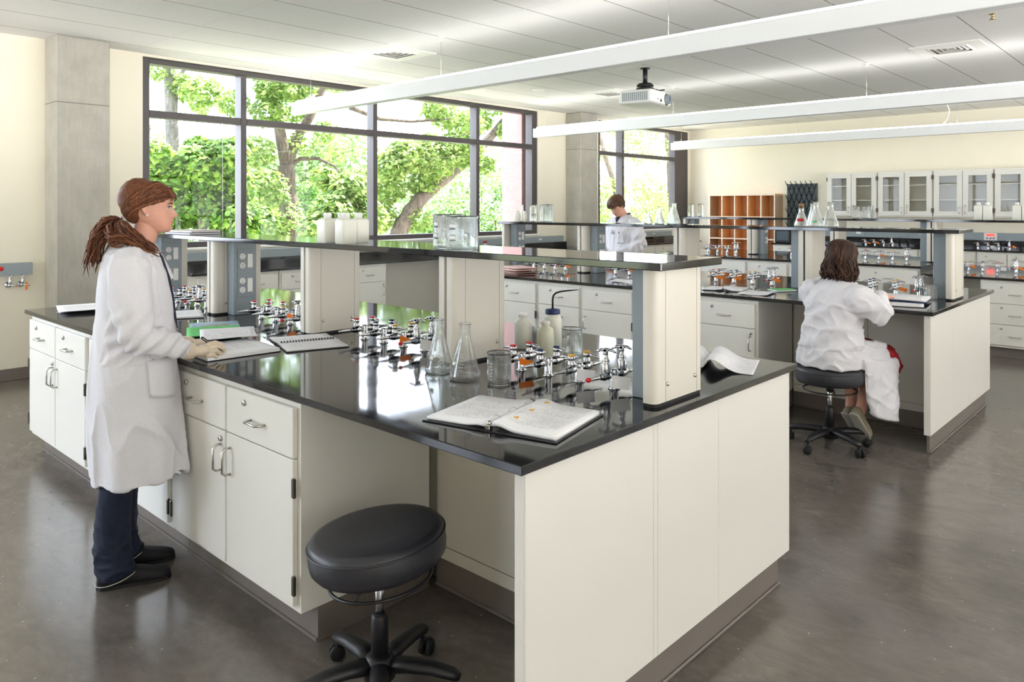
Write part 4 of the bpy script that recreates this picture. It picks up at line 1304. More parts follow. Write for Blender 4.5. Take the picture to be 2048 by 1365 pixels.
def round_bottle(loc, r, h, label, group=None, cap='white_plastic', body='hdpe', liquid=False):
    t = thing('round_bottle', label, 'bottle', loc, 0, group)
    m = MB()
    m.lathe([(r * .93, 0), (r, .004), (r, h * .68), (r * .96, h * .74), (r * .75, h * .81), (r * .48, h * .85), (r * .44, h * .87), (r * .44, h * .90)], 28)
    m.build('bottle_body', M[body], t)
    m = MB(); m.lathe([(r * .52, h * .885), (r * .52, h * .99), (r * .48, h), (0, h)], 22); m.build('cap', M[cap], t)
    return t
round_bottle((-2.385, 2.64, CZ), .041, .165, 'round white bottle left of the wash bottle on the front bench')
round_bottle((-2.178, 2.56, CZ), .0385, .158, 'white bottle of pale liquid in front of the wash bottle', body='hdpe_liquid', cap='hdpe')
t = thing('wash_bottle', 'translucent wash bottle with dark blue cap and bent black tube', 'bottle', (-2.262, 2.71, CZ))
m = MB(); r = .041; h = .182
m.lathe([(r * .93, 0), (r, .004), (r, h * .78), (r * .96, h * .83), (r * .82, h * .88), (r * .72, h * .90), (r * .72, h * .93)], 28); m.build('bottle_body', M['hdpe'], t)
m = MB(); m.lathe([(r * .82, h * .91), (r * .84, h * .92), (r * .84, h * 1.02), (r * .76, h * 1.035), (.008, h * 1.04), (.007, h * 1.06), (0, h * 1.06)], 28); m.build('cap', M['blue'], t)
m = MB(); m.tube([(0, 0, h * 1.03), (0, 0, h * 1.28), (.003, .002, h * 1.38), (.014, .009, h * 1.45), (.032, .022, h * 1.485), (.06, .045, h * 1.51), (.095, .07, h * 1.535)], [.0045, .0045, .0045, .0045, .004, .0035, .002], 10); m.build('spout_tube', M['black_plastic'], t)
for (x, y, r, h, lb) in ((-5.52, 6.02, .036, .125, 'white squeeze bottle at the window end of the middle shelf'), (-5.45, 6.06, .028, .115, 'slim white bottle next to the squeeze bottle on the middle shelf')):
    b = round_bottle((x, y, ZSH2), r, h, lb)
    if r > .04:
        m = MB(); m.tube([(0, 0, h), (0, 0, h + .03), (.01, .0, h + .05)], [.004, .003, .002], 6); m.build('spout_tube', M['hdpe'], b)
for (x, lb) in ((-2.005, 'left white bottle of the pair on the rear shelf'), (-1.915, 'right white bottle of the pair on the rear shelf'),
                (-1.63, 'white bottle at the far right of the rear shelf'), (-1.54, 'last white bottle cut by the right picture edge')):
    square_bottle((x, 10.04, ZSH3), .042, .17, lb, 'white bottles on the rear shelf')

# ================================================================ papers, books, binders
def sheet_obj(name, label, cat, loc, rz, w, d, th, mat, lift=.0, group=None, wav=.002, seed=0):
    m = MB()
    def fn(u, v):
        x = (u - .5) * w; y = (v - .5) * d
        return (x, y, th + lift * (u - .5) ** 2 * 4 + wav * (1 + sin(u * 5 + seed) * cos(v * 4 + seed * 2)) * .5)
    m.sheet(fn, 10, 10, th)
    o = m.build(name, mat); o.location = loc; o.rotation_euler = (0, 0, rz)
    return tag(o, label, cat, group)
def recentre(o):
    """move a sheet's origin to the middle of the sheet"""
    xs = [v.co.x for v in o.data.vertices]; ys = [v.co.y for v in o.data.vertices]
    c = Vector(((min(xs) + max(xs)) / 2, (min(ys) + max(ys)) / 2, 0))
    o.data.transform(Matrix.Translation(-c)); o.location = o.location + c
    return o
def open_binder(loc, rz, w, d, label, cover='black_cover', thick_l=.010, thick_r=.016, big=True):
    t = thing('open_binder', label, 'binder', loc, rz)
    m = MB()
    def cov(u, v):
        x = (u - .5) * 2 * w; return (x, (v - .5) * d, .006 + .010 * max(0, 1 - abs(abs(x) / w - .5) * 3) * 0)
    m.box(-w, -.03, -d / 2, d / 2, 0, .004, .001); m.box(-.028, .028, -d / 2, d / 2, 0, .004, .001); m.box(.03, w, -d / 2, d / 2, 0, .004, .001)
    m.build('cover', M[cover], t)
    for s, th in ((-1, thick_l), (1, thick_r)):
        m = MB()
        def pg(u, v):
            x = .012 + u * (w - .02); z = .0045 + th * (1 - .15 * u) + .012 * math.exp(-((u - .10) / .16) ** 2) * (1 if th > .012 else .5)
            return (s * x, (v - .5) * (d - .03), z)
        m.sheet(pg, 14, 4, th * .85)
        p = m.build('page_stack', [M['paper']], t)
        m = MB()
        def pg2(u, v):
            x = .014 + u * (w - .03); q = pg(x / (w - .02) - .012 / (w - .02), v); return (s * x, (v - .5) * (d - .032), q[2] + .0009)
        m.sheet(pg2, 14, 4, .0006)
        recentre(m.build('printed_sheet', [M['text']], t))
    if big:
        for v in (-.105, 0, .105):
            m = MB()
            m.tube([(.022 * cos(a), v, .010 + .026 * sin(a)) for a in [k / 10 * pi for k in range(11)]], .0016, 6); m.build('ring', M['steel'], t)
        for v in (-d / 2 + .018, d / 2 - .018):
            m = MB(); m.box(-.008, .008, v - .010, v + .010, .004, .018, .002); m.tube([(0, v, .016), (.004, v * 1.03, .028)], [.006, .005], 8); m.build('ring_lever', M['steel'], t)
        m = MB()
        for v in (-.085, .012, .115): m.prism([(.040, v), (.066, v - .002), (.058, v + .016)], .0305, .0312)
        m.build('gold_triangles', M['yellow'], t)
    return t
open_binder((-1.615, 1.745, CZ), radians(13), .232, .335, 'open black ring binder with white pages at the near corner of the front bench')

def spiral_notebook(loc, rz, L, W, label):
    t = thing('spiral_notebook', label, 'notebook', loc, rz)
    m = MB(); m.box(-L / 2, L / 2, -W / 2, W / 2, 0, .004, .001); m.build('cover', M['black_cover'], t)
    for s in (-1, 1):
        m = MB()
        m.sheet(lambda u, v: ((u - .5) * (L - .006), s * (.006 + v * (W / 2 - .012)), .010 + .004 * math.exp(-((v - .15) / .2) ** 2)), 6, 10, .006)
        recentre(m.build('page_stack', M['text2'], t))
    m = MB()
    for i in range(19):
        x = -L / 2 + .02 + i * (L - .04) / 18
        m.tube([(x, .012 * cos(a), .008 + .011 * sin(a)) for a in [k / 8 * pi for k in range(9)]], .0028, 6)
    c = m.build('comb_binding', M['black_plastic'], t)
    return t
spiral_notebook((-3.235, 2.02, CZ), radians(72), .29, .40, 'open comb bound notebook lying beyond the writing hand')

def book_stack(name, label, cat, loc, rz, w, d, pages, cover, top):
    t = thing(name, label, cat, loc, rz)
    m = MB(); m.box(-w / 2, w / 2, -d / 2, d / 2, 0, .003, .001); m.build('cover', M[cover], t)
    m = MB(); m.box(-w / 2 + .004, w / 2 - .004, -d / 2 + .004, d / 2 - .004, .0032, pages, .001); m.build('page_stack', M['paper'], t)
    m = MB(); m.sheet(lambda u, v: ((u - .5) * (w - .01), (v - .5) * (d - .01), pages + .002 + .004 * sin(u * 3) * v), 10, 10, .0012); m.build('top_sheet', M[top], t)
    return t
book_stack('lab_notebook', 'thick white paged notebook under the gloved writing hand', 'notebook', (-3.325, 1.66, CZ), radians(-3), .36, .34, .016, 'black_cover', 'text')
# pages turned over at the back of the notebook, green folder and picture book behind it
sheet_obj('loose_pages', 'loose white pages fanned between the green folder and the notebook', 'paper', (-3.56, 1.78, CZ + .021), radians(-24), .30, .26, .004, M['text'], .018, wav=.006)
sheet_obj('green_folder', 'bright green paper folder left of the writing hand', 'folder', (-3.80, 1.82, CZ + .010), radians(-24), .29, .26, .003, M['green'], .01)
t = NT('blue_picture_cover')
_x, _y, _z = t.sep(t.coord())
_f = t.noise(t.coord(), 14, 3)
_in = t.math('MULTIPLY', t.math('LESS_THAN', t.math('ABSOLUTE', t.math('SUBTRACT', _x, .05)), .09), t.math('LESS_THAN', t.math('ABSOLUTE', _y), .07))
t.bsdf(t.mix(_in, t.ramp(_f, [(.3, rgb(120, 160, 200)), (.7, rgb(190, 208, 222))]), t.ramp(_f, [(.35, rgb(70, 110, 160)), (.5, rgb(190, 160, 120)), (.65, rgb(90, 120, 170))])), .35)
M['picture'] = t.m
book_stack('picture_book', 'book with a blue picture cover behind the green folder', 'book', (-4.02, 1.93, CZ), radians(-24), .33, .26, .008, 'black_cover', 'picture')
book_stack('open_notebook', 'thin notebook of white pages behind the standing woman', 'notebook', (-4.62, 2.02, CZ), radians(-22), .34, .22, .008, 'black_cover', 'text')
sheet_obj('chart_paper', 'large curling white sheet at the window end of the front bench', 'paper', (-5.28, 1.80, CZ), radians(-12), .34, .52, .002, M['paper'], .02)
def open_magazine(loc, rz, label):
    t = thing('open_magazine', label, 'magazine', loc, rz)
    for s in (1, -1):
        m = MB()
        def pg(u, v):
            x = u * .21
            z = .004 + .048 * math.exp(-((u - .22) / .30) ** 2) * (1 - math.exp(-(u / .08) ** 2) * .7)
            return (s * x, (v - .5) * .30, z)
        m.sheet(pg, 18, 4, .003); recentre(m.build('page_stack', M['mag'], t))
    return t
open_magazine((-1.585, 2.90, CZ), radians(20), 'open magazine with curling pages right of the front end post')
# middle bench
for i, (z, dx, dy, rz_) in enumerate(((0, 0, 0, -.30), (.013, -.05, .03, -.22), (.026, .03, -.02, -.38), (.039, -.02, .05, -.28))):
    words_ = ('lowest', 'second lowest', 'second highest', 'topmost')
    sheet_obj('card_folder', '%s dusty pink card folder in the pile on the middle bench' % words_[i], 'folder', (-5.18 + dx, 5.66 + dy, CZ + z), rz_, .36, .26, .006, M['pink'], .004, 'pink card folders on the middle bench', seed=i)
sheet_obj('paper_sheet', 'white paper sheet on the middle bench below the man, farther one', 'paper', (-3.80, 5.62, CZ), .3, .30, .24, .001, M['text'], .01)
sheet_obj('paper_sheet', 'white paper sheet on the middle bench below the man, nearer one', 'paper', (-3.60, 5.46, CZ + .013), -.2, .30, .22, .001, M['text'], .012)
open_binder((-2.86, 5.58, CZ), radians(12), .16, .26, 'open black binder on the middle bench left of the seated woman', big=False)
sheet_obj('drawing_sheet', 'sheet of pencil drawings beside the open binder on the middle bench', 'paper', (-2.57, 5.52, CZ), radians(10), .22, .30, .002, M['text2'], .008)
t = book_stack('green_book', 'small green covered book behind the drawing sheet on the middle bench', 'book', (-2.50, 5.80, CZ), radians(-30), .14, .18, .012, 'black_cover', 'green')
book_stack('paper_pad', 'white pad with black backing under the blue binder', 'notebook', (-1.57, 5.53, CZ), radians(14), .30, .22, .006, 'black_cover', 'paper')
t = thing('blue_binder', 'open blue binder of white pages in front of the seated woman', 'binder', (-1.64, 5.72, CZ + .014), radians(8))
m = MB(); m.box(-.22, .20, -.14, .14, 0, .004, .001); m.build('cover', M['blue'], t)
m = MB(); m.sheet(lambda u, v: ((u - .5) * .39, (v - .5) * .26, .022 + .006 * sin(u * 3.1)), 12, 5, .016); m.build('page_stack', M['paper'], t)
m = MB(); m.sheet(lambda u, v: ((u - .5) * .36, (v - .5) * .24, .0235 + .006 * sin(u * 3.1)), 12, 5, .0007); m.build('printed_sheet', M['text'], t)
# books lying at the window end of the front shelf
for i, (z, mt, w, lb) in enumerate(((0, 'blue', .34, 'lower dark book lying at the window end of the front shelf'), (.014, 'wood_side', .30, 'upper brown book lying at the window end of the front shelf'))):
    t = thing('shelf_book', lb, 'book', (-4.98, 2.24, ZSH1 + z), .06 + i * .1, 'books lying on the front shelf')
    m = MB(); m.box(-w / 2, w / 2, -.11, .11, 0, .0025); m.box(-w / 2, w / 2, -.11, .11, .0115, .014); m.box(-w / 2, -w / 2 + .003, -.11, .11, .0025, .0115); m.build('cover', M[mt], t)
    m = MB(); m.box(-w / 2 + .004, w / 2 - .004, -.106, .106, .0027, .0113); m.build('page_stack', M['paper'], t)

# ================================================================ stools
def stool(loc, label, seat_z, rz, tilt=0):
    TM = Matrix.Translation((0, 0, seat_z - .11)) @ Matrix.Rotation(tilt, 4, Matrix.Rotation(-rz, 3, 'Z') @ Vector((cos(YAW), -sin(YAW), 0))) @ Matrix.Translation((0, 0, .11 - seat_z))
    def tilted(o):
        o.data.transform(TM); return o
    t = thing('lab_stool', label, 'stool', loc, rz, 'black lab stools')
    r = .222
    m = MB()
    m.lathe([(.0, seat_z - .115), (r * .78, seat_z - .112), (r * .92, seat_z - .104), (r * .985, seat_z - .085), (r, seat_z - .06), (r, seat_z - .028), (r * .985, seat_z - .016), (r * .95, seat_z - .004), (r * .86, seat_z), (r * .5, seat_z - .004), (0, seat_z - .006)], 56)
    s = tilted(m.build('seat', M['vinyl'], t))
    m = MB(); m.tube([((r * .999) * cos(a), (r * .999) * sin(a), seat_z - .022) for a in [k / 56 * 2 * pi for k in range(56)]], .0035, 6, closed=True); tilted(m.build('seat_piping', M['vinyl'], s))
    m = MB(); m.tube([(.165 * cos(a), .165 * sin(a), seat_z - .155) for a in [k / 40 * 2 * pi for k in range(40)]], .0055, 8, closed=True)
    for a in (.3, 2.4, 4.5): m.tube([(.165 * cos(a), .165 * sin(a), seat_z - .155), (.09 * cos(a), .09 * sin(a), seat_z - .13), (.03 * cos(a), .03 * sin(a), seat_z - .118)], .005, 6)
    tilted(m.build('lift_ring', M['black_plastic'], t))
    m = MB(); m.lathe([(.045, seat_z - .125), (.05, seat_z - .118), (.05, seat_z - .112), (0, seat_z - .112)], 20); m.lathe([(.022, seat_z - .17), (.022, seat_z - .12)], 16); m.build('seat_mount', M['black_plastic'], t)
    m = MB(); m.lathe([(.015, .22), (.015, seat_z - .12)], 20); m.build('gas_lift', M['chrome'], t)
    m = MB(); m.lathe([(.0285, .10), (.0275, .252), (.024, .262), (.016, .263)], 22); m.build('column_sleeve', M['black_plastic'], t)
    m = MB(); m.lathe([(.03, .05), (.052, .06), (.054, .10), (.042, .125), (.03, .132)], 24); m.build('hub', M['black_plastic'], t)
    for k in range(5):
        a = k * 2 * pi / 5
        c, s_ = cos(a), sin(a)
        m = MB()
        pts = [(.03 * c, .03 * s_, .098), (.10 * c, .10 * s_, .103), (.18 * c, .18 * s_, .100), (.245 * c, .245 * s_, .088), (.268 * c, .268 * s_, .080)]
        m.tube(pts, [.034, .031, .028, .025, .014], 12, flat=.72)
        lg = m.build('leg', M['black_plastic'], t)
        m = MB()
        R = Matrix.Translation((.25 * c, .25 * s_, .027)) @ Matrix.Rotation(a + .9 * (k + 1), 4, 'Z')
        for sx in (-1, 1):
            m.lathe([(0, .006), (.022, .006), (.0265, .010), (.0265, .020), (.022, .024), (0, .024)], 20, mat=R @ Matrix.Translation((-.014, 0, 0)) @ Matrix.Rotation(sx * pi / 2, 4, 'Y'))
        m.box(-.036, .008, -.0055, .0055, -.002, .034, .003, mat=R)
        m.lathe([(.0065, .02), (.0065, .055)], 10, mat=R)
        m.build('caster', M['black_rubber'], lg)
    return t
stool((-1.985, 1.505, 0), 'empty black stool in the knee space of the front bench', .535, radians(34), radians(6.5))
stool((-1.865, 5.08, 0), 'black stool the seated woman sits on', .53, radians(43))
# ================================================================ people
def sst(a, b, x):
    t = min(1, max(0, (x - a) / (b - a))); return t * t * (3 - 2 * t)
def lerp_tab(tab, z):
    if z <= tab[0][0]: return tab[0][1:]
    for a, b in zip(tab, tab[1:]):
        if z <= b[0]:
            u = (z - a[0]) / (b[0] - a[0]); u = u * u * (3 - 2 * u) * .5 + u * .5
            return tuple(p + (q - p) * u for p, q in zip(a[1:], b[1:]))
    return tab[-1][1:]
#        z      front  back   halfwidth
HEAD = [(-.114, .055, .005, .022), (-.108, .074, .004, .036), (-.095, .084, -.020, .047), (-.075, .085, -.045, .056), (-.05, .084, -.066, .063), (-.025, .083, -.082, .068),
        (.0, .083, -.092, .072), (.02, .089, -.098, .0745), (.05, .088, -.100, .0745), (.075, .077, -.095, .068), (.095, .056, -.078, .054), (.107, .032, -.050, .034), (.113, .006, -.012, .008)]
def head_R(th, z, bare=False):
    """distance of the head surface from its vertical axis"""
    F, B, W = lerp_tab(HEAD, z)
    cx = (F + B) / 2; L = (F - B) / 2
    c, s = cos(th), sin(th)
    e = 2.25
    r = (abs(c / max(L, .002)) ** e + abs(s / max(W, .002)) ** e) ** (-1 / e)
    x = cx + r * c; y = r * s
    if not bare:
        a = math.atan2(y, x)
        def g(v, s_): return math.exp(-(v / s_) ** 2)
        nose = lerp_tab([(-.052, 0), (-.047, .010), (-.040, .024), (-.034, .0265), (-.02, .019), (-.005, .010), (.012, .003), (.022, 0)], z)[0]
        x += nose * g(a, .13 + (.07 if z < -.028 else 0)) + lerp_tab([(-.05, 0), (-.038, .006), (-.028, 0)], z)[0] * (g(a - .19, .09) + g(a + .19, .09))
        for e_ in (-1, 1):
            k = g(a - e_ * .40, .19) * g(z - .002, .013)
            x -= .0085 * k
            x += .0045 * g(a - e_ * .40, .13) * g(z - .001, .007)      # eyeball under the lids
            x += .0035 * g(a - e_ * .42, .26) * g(z - .021, .007)      # brow ridge
            x += .003 * g(a - e_ * .62, .3) * g(z + .03, .02)          # cheek
        m_ = g(a, .30)
        x += m_ * (.0065 * g(z + .0585, .0045) + .0065 * g(z + .0695, .005) - .0035 * g(z + .064, .0022) - .004 * g(z + .081, .006) + .004 * g(z + .097, .010))
    return x, y
def head_mesh(mb, T, n=88, m=70):
    rings = []
    zs = [HEAD[0][0] + (HEAD[-1][0] - HEAD[0][0]) * i / (m - 1) for i in range(m)]
    for z in zs: rings.append([T @ Vector((*head_R(2 * pi * k / n, z), z)) for k in range(n)])
    mb.loft(rings, 0, True)
    for s in (-1, 1):      # ears
        pts = [(-.004, .070, -.028), (-.012, .075, -.020), (-.020, .079, -.004), (-.022, .081, .012), (-.012, .080, .021), (-.001, .077, .018), (.003, .074, .006)]
        mb.tube([T @ Vector((x - .012, s * (y + .0015), z)) for x, y, z in pts], [.006, .0055, .0045, .0045, .0045, .0045, .004], 8)
        mb.tube([T @ Vector((-.018, s * .068, -.016)), T @ Vector((-.022, s * .073, .0)), T @ Vector((-.020, s * .072, .012))], [.008, .010, .006], 8)
def vox(name, mb, voxel, mats, parent=None, smooth=2, post=None, factor=.5):
    """grow one continuous skin over everything collected in mb"""
    me = mb.mesh('tmp', [])
    o = bpy.data.objects.new('tmp', me); COL.objects.link(o)
    r = o.modifiers.new('skin', 'REMESH'); r.mode = 'VOXEL'; r.voxel_size = voxel; r.use_smooth_shade = True
    if smooth:
        s = o.modifiers.new('soft', 'SMOOTH'); s.iterations = smooth; s.factor = factor
    dg = bpy.context.evaluated_depsgraph_get(); dg.update()
    me2 = bpy.data.meshes.new_from_object(o.evaluated_get(dg))
    bpy.data.objects.remove(o); bpy.data.meshes.remove(me)
    me2.name = name; me2.materials.clear()
    for m_ in (mats if isinstance(mats, (list, tuple)) else [mats]): me2.materials.append(m_)
    if post: post(me2)
    for p in me2.polygons: p.use_smooth = True
    ob = bpy.data.objects.new(name, me2); COL.objects.link(ob)
    if parent is not None: ob.parent = parent
    return ob
def paint_face(Tinv):
    """skin 0, lips 1, brow 2, eye white 3, iris 4, lash 5"""
    def post(me):
        for p in me.polygons:
            q = Tinv @ p.center
            mi = 0
            if q.x > .04 and -.12 < q.z < .05:
                ay = abs(q.y)
                a = math.atan2(ay, q.x)
                if q.x > .072 and ay < .026 and ((-.0645 < q.z < -.0555 - ay * .12) or (-.0755 + ay * .25 < q.z <= -.0645)): mi = 1
                ex, ez = ay - .033, q.z - .0015
                if (ex / .0145) ** 2 + (ez / .0058) ** 2 < 1:
                    mi = 3
                    if ex ** 2 + (ez - .0005) ** 2 < .0052 ** 2: mi = 4
                elif (ex / .0175) ** 2 + ((ez - .0015) / .0078) ** 2 < 1 and ez > .001: mi = 5
                bz = .0225 - 8 * (ay - .035) ** 2
                if .014 < ay < .054 and abs(q.z - bz) < .0034: mi = 2
            p.material_index = mi
    return post
FACE = lambda: [M['skin'], M['lips'], M['brow'], M['eyewhite'], M['iris'], M['lash']]
def hair_cap(mb, T, zh, thick, n=72, m=54, seed=0, lump=.0, back=.0):
    """skull cap of hair; zh(theta) is the hair line"""
    rings = []
    zlo, zhi = -.112, HEAD[-1][0]
    for i in range(m):
        z = zlo + (zhi - zlo) * i / (m - 1)
        ring = []
        for k in range(n):
            th = 2 * pi * k / n
            x, y = head_R(th, z, True)
            a = abs(((th + pi) % (2 * pi)) - pi)
            u = sst(-.010, .012, z - zh(a))
            off = -.02 + (.02 + (thick + back * sst(1.5, 2.8, a)) * (1 + lump * noise.noise(Vector((x * 40 + seed, y * 40, z * 14))))) * u
            l = math.hypot(x, y) or 1e-4
            top = sst(.04, .11, z)
            f = (l + off * (1 - .5 * top)) / l
            ring.append(T @ Vector((x * f, y * f, z + off * top)))
        rings.append(ring)
    mb.loft(rings, 0, True)
def on_head(th, z, off):
    x, y = head_R(th, z, True); l = math.hypot(x, y) or 1e-4
    top = sst(.04, .11, z)
    f = (l + off * (1 - .5 * top)) / l
    return Vector((x * f, y * f, z + off * top))
def hand(mb, wrist, palm_end, fingers, thumb, r=1.0):
    mb.tube([wrist, wrist.lerp(palm_end, .3), wrist.lerp(palm_end, .75), palm_end], [.026 * r, .031 * r, .036 * r, .026 * r], 12, flat=.72)
    for f in fingers: mb.tube(f, [.0098 * r] + [.0092 * r] * (len(f) - 2) + [.0068 * r], 9)
    mb.tube(thumb, [.014 * r] + [.0108 * r] * (len(thumb) - 2) + [.008 * r], 9)
def normals(me):
    n = len(me.vertices); a = [0.0] * (3 * n)
    me.vertices.foreach_get('normal', a)
    return [Vector(a[3 * i:3 * i + 3]) for i in range(n)]
def folds(me, amp, scale, seed, zlo=-9, zhi=9, extra=None):
    """cloth wrinkles: long soft folds pushed along the surface normal"""
    sh = Vector(scale)
    NN = normals(me)
    for v in me.vertices:
        p = v.co
        q = Vector((p.x * sh.x + seed, p.y * sh.y, p.z * sh.z))
        n1 = noise.noise(q); n2 = noise.noise(q * 1.7 + Vector((3, 1, 7))); n3 = noise.noise(Vector((q.x * .8 + q.z, q.y * .8 - q.z * .6, q.z * 1.4)) + Vector((9, 4, 2)))
        d = .7 * n1 + .4 * n2 + .9 * ((1 - min(1, abs(n2) * 2.6)) ** 2 - .25) + .8 * ((1 - min(1, abs(n3) * 3)) ** 2 - .2)
        a = amp * sst(zlo, zlo + .1, p.z) if zlo > -9 else amp
        if extra: a *= extra(p)
        v.co = p + NN[v.index] * d * a
    me.update()
def sell(x0, x1, w, z, n=40, e=2.4, zt=None):
    cx = (x0 + x1) / 2; L = (x1 - x0) / 2
    pts = []
    for k in range(n):
        a = 2 * pi * k / n; c, s = cos(a), sin(a)
        x = cx + L * math.copysign(abs(c) ** (2 / e), c); y = w * math.copysign(abs(s) ** (2 / e), s)
        pts.append(Vector((x, y, z if zt is None else zt(x, y))))
    return pts

# ---------------------------------------------------------------- the standing woman
def standing_woman():
    LOC = Vector((-3.41, 1.30, 0)); ANG = radians(68.3)
    T = Matrix.Translation((.045, 0, 1.572)) @ Matrix.Diagonal((1, 1, .945, 1))
    mb = MB()
    head_mesh(mb, T)
    mb.tube([(.032, 0, 1.50), (.020, 0, 1.46), (.0, 0, 1.41), (-.02, 0, 1.36)], [.052, .053, .056, .07], 24)
    mb.loft([sell(-.10, .06, .10, 1.40), sell(-.12, .07, .16, 1.36), sell(-.125, .085, .17, 1.28), sell(-.12, .10, .15, 1.15), sell(-.12, .09, .13, 1.02), sell(-.14, .09, .165, .88), sell(-.13, .07, .15, .80)], 0, True)
    for s in (-1, 1):
        mb.tube([(-.02, s * .15, 1.34), (.0, s * .20, 1.19), (.005, s * .225, 1.05)], [.045, .04, .036], 14)
        if s < 0: mb.tube([(.005, s * .225, 1.05), (.11, s * .19, 1.00), (.205, s * .145, .957)], [.036, .032, .024], 14)
        else: mb.tube([(.005, s * .225, 1.05), (.07, s * .21, 1.005), (.150, s * .185, .962)], [.036, .032, .024], 14)
        mb.tube([(-.03, s * .09, .86), (-.07, s * .095, .46), (-.085, s * .09, .10)], [.075, .045, .03], 14)
    V = Vector
    hand(mb, V((.205, -.146, .957)), V((.255, -.138, .960)), [], [V((.225, -.128, .962)), V((.25, -.112, .970))], .62)
    hand(mb, V((.150, .185, .962)), V((.222, .165, .946)), [], [V((.175, .165, .955)), V((.21, .145, .948))], .75)
    body = vox('person', mb, .0042, FACE(), None, 1, paint_face(T.inverted()), .35)
    body.location = LOC; body.rotation_euler = (0, 0, ANG)
    tag(body, 'person with auburn ponytail standing in a white lab coat, writing with a black pen', 'person')

    # hair pulled back into a low pony tail
    mb = MB()
    def zh(a): return lerp_tab([(0, .046), (.5, .040), (1.0, .022), (1.45, .010), (1.75, .022), (2.0, .020), (2.15, -.012), (2.4, -.050), (2.8, -.072), (3.2, -.078)], a)[0]
    hair_cap(mb, T, zh, .013, seed=3, lump=.25, back=.016)
    rng = random.Random(11)
    tie = V((-.112, 0, -.050))
    for i in range(230):
        th0 = rng.uniform(-1.9, 1.9); z0 = zh(abs(th0)) + rng.uniform(0, .062)
        if z0 > .1: continue
        sg = 1 if th0 > 0 else -1
        th1 = sg * rng.uniform(2.75, 3.1); z1 = -.045 + rng.uniform(-.018, .018)
        up = rng.uniform(.0, .05) * (1 - abs(th0) / 2.4)
        pts = []
        for k in range(9):
            u = k / 8
            th = th0 + (th1 - th0) * u; z = z0 + (z1 - z0) * u ** 1.3 + up * sin(pi * u)
            pts.append(T @ on_head(th, min(z, .108), .0125 + .015 * sst(1.5, 2.8, abs(th)) + .003 * sin(pi * u) + rng.uniform(-.001, .0018)))
        mb.tube(pts, [.0008] + [rng.uniform(.0018, .0036)] * 7 + [.001], 5, flat=.6)
    for i in range(14):   # wisps over the forehead
        th0 = rng.uniform(-.5, .5)
        pts = [T @ on_head(th0, .085, .013), T @ on_head(th0 * 1.1, .06, .016), T @ on_head(th0 * 1.3 + .1, .043, .014), T @ on_head(th0 * 1.6 + .15, .03, .008)]
        mb.tube(pts, [.003, .0034, .0024, .0006], 5)
    cen = T @ tie
    def lock(start, end, mid, n, spread, wav, r):
        for i in range(n):
            o = V((rng.gauss(0, 1), rng.gauss(0, 1), rng.gauss(0, 1))) * spread
            ph = rng.uniform(0, 6); fr = rng.uniform(8, 13); L_ = rng.uniform(.8, 1.05)
            pts = []
            for k in range(13):
                u = k / 12 * L_
                p = start * (1 - u) ** 2 + mid * 2 * u * (1 - u) + end * u * u
                w = min(1, u * 3)
                pts.append(p + o * w * (1.1 - .45 * u) + V((sin(u * fr + ph), cos(u * fr * .8 + ph), sin(u * fr * .9 + ph * 2))) * wav * u)
            mb.tube(pts, [r * .6] + [r] * 10 + [r * .7, .0006], 5, flat=.7)
    lock(cen, V((-.178, -.035, 1.335)), V((-.165, -.01, 1.50)), 130, .019, .010, .0042)
    lock(cen + V((0, -.005, -.005)), V((.070, -.112, 1.385)), V((-.075, -.150, 1.475)), 120, .014, .009, .0042)
    lock(cen, V((-.05, -.115, 1.435)), V((-.14, -.08, 1.44)), 70, .014, .008, .0040)
    mb.build('hair', M['hair_auburn'], body)
    mb = MB(); mb.tube([cen + V((.004 - .004 * cos(a), .016 * cos(a), .016 * sin(a))) for a in [k / 16 * 2 * pi for k in range(16)]], .0045, 8, closed=True)
    mb.build('hair_tie', M['stitch'], body)
    for s in (-1, 1):
        mb = MB(); mb.lathe([(0, -.0045), (.003, -.003), (.0045, 0), (.003, .003), (0, .0045)], 12, mat=Matrix.Translation(T @ V((-.014, s * .0795, -.031)))); mb.build('earring', M['pearl'], body)

    # lab coat
    prof = [(1.455, -.052, .030, .066), (1.43, -.080, .040, .085), (1.405, -.112, .055, .125), (1.375, -.136, .074, .165), (1.30, -.152, .106, .186), (1.20, -.161, .126, .186), (1.10, -.167, .136, .184), (1.0, -.176, .145, .188),
            (.92, -.184, .151, .196), (.84, -.191, .161, .205), (.765, -.194, .168, .212), (.68, -.193, .178, .220), (.60, -.189, .188, .226), (.52, -.185, .200, .232)]
    mb = MB()
    rings = [sell(b, f, w, z) for z, b, f, w in reversed(prof)]
    hem = sell(-.181, .213, .236, .44, zt=lambda x, y: .425 + (x + .18) * .10 - .02 * abs(y))
    mb.loft([hem] + rings, 0, True)
    for s in (-1, 1):
        mb.tube([(-.035, s * .115, 1.365), (-.035, s * .165, 1.325), (-.03, s * .205, 1.24), (-.014, s * .226, 1.14), (.0, s * .235, 1.065), (.022, s * .236, 1.030)], [.066, .083, .082, .078, .074, .066], 20)
        if s < 0: mb.tube([(-.010, s * .236, 1.075), (.022, s * .236, 1.036), (.075, s * .215, 1.022), (.12, s * .19, 1.000), (.155, s * .170, .984), (.172, s * .162, .976)], [.05, .068, .062, .054, .046, .038], 20)
        else: mb.tube([(-.010, s * .236, 1.075), (.012, s * .236, 1.040), (.045, s * .225, 1.028), (.08, s * .21, 1.004), (.105, s * .20, .990), (.12, s * .195, .980)], [.05, .066, .060, .052, .045, .038], 20)
    Ti = Matrix.Translation(LOC) @ Matrix.Rotation(ANG, 4, 'Z'); Tinv = Ti.inverted()
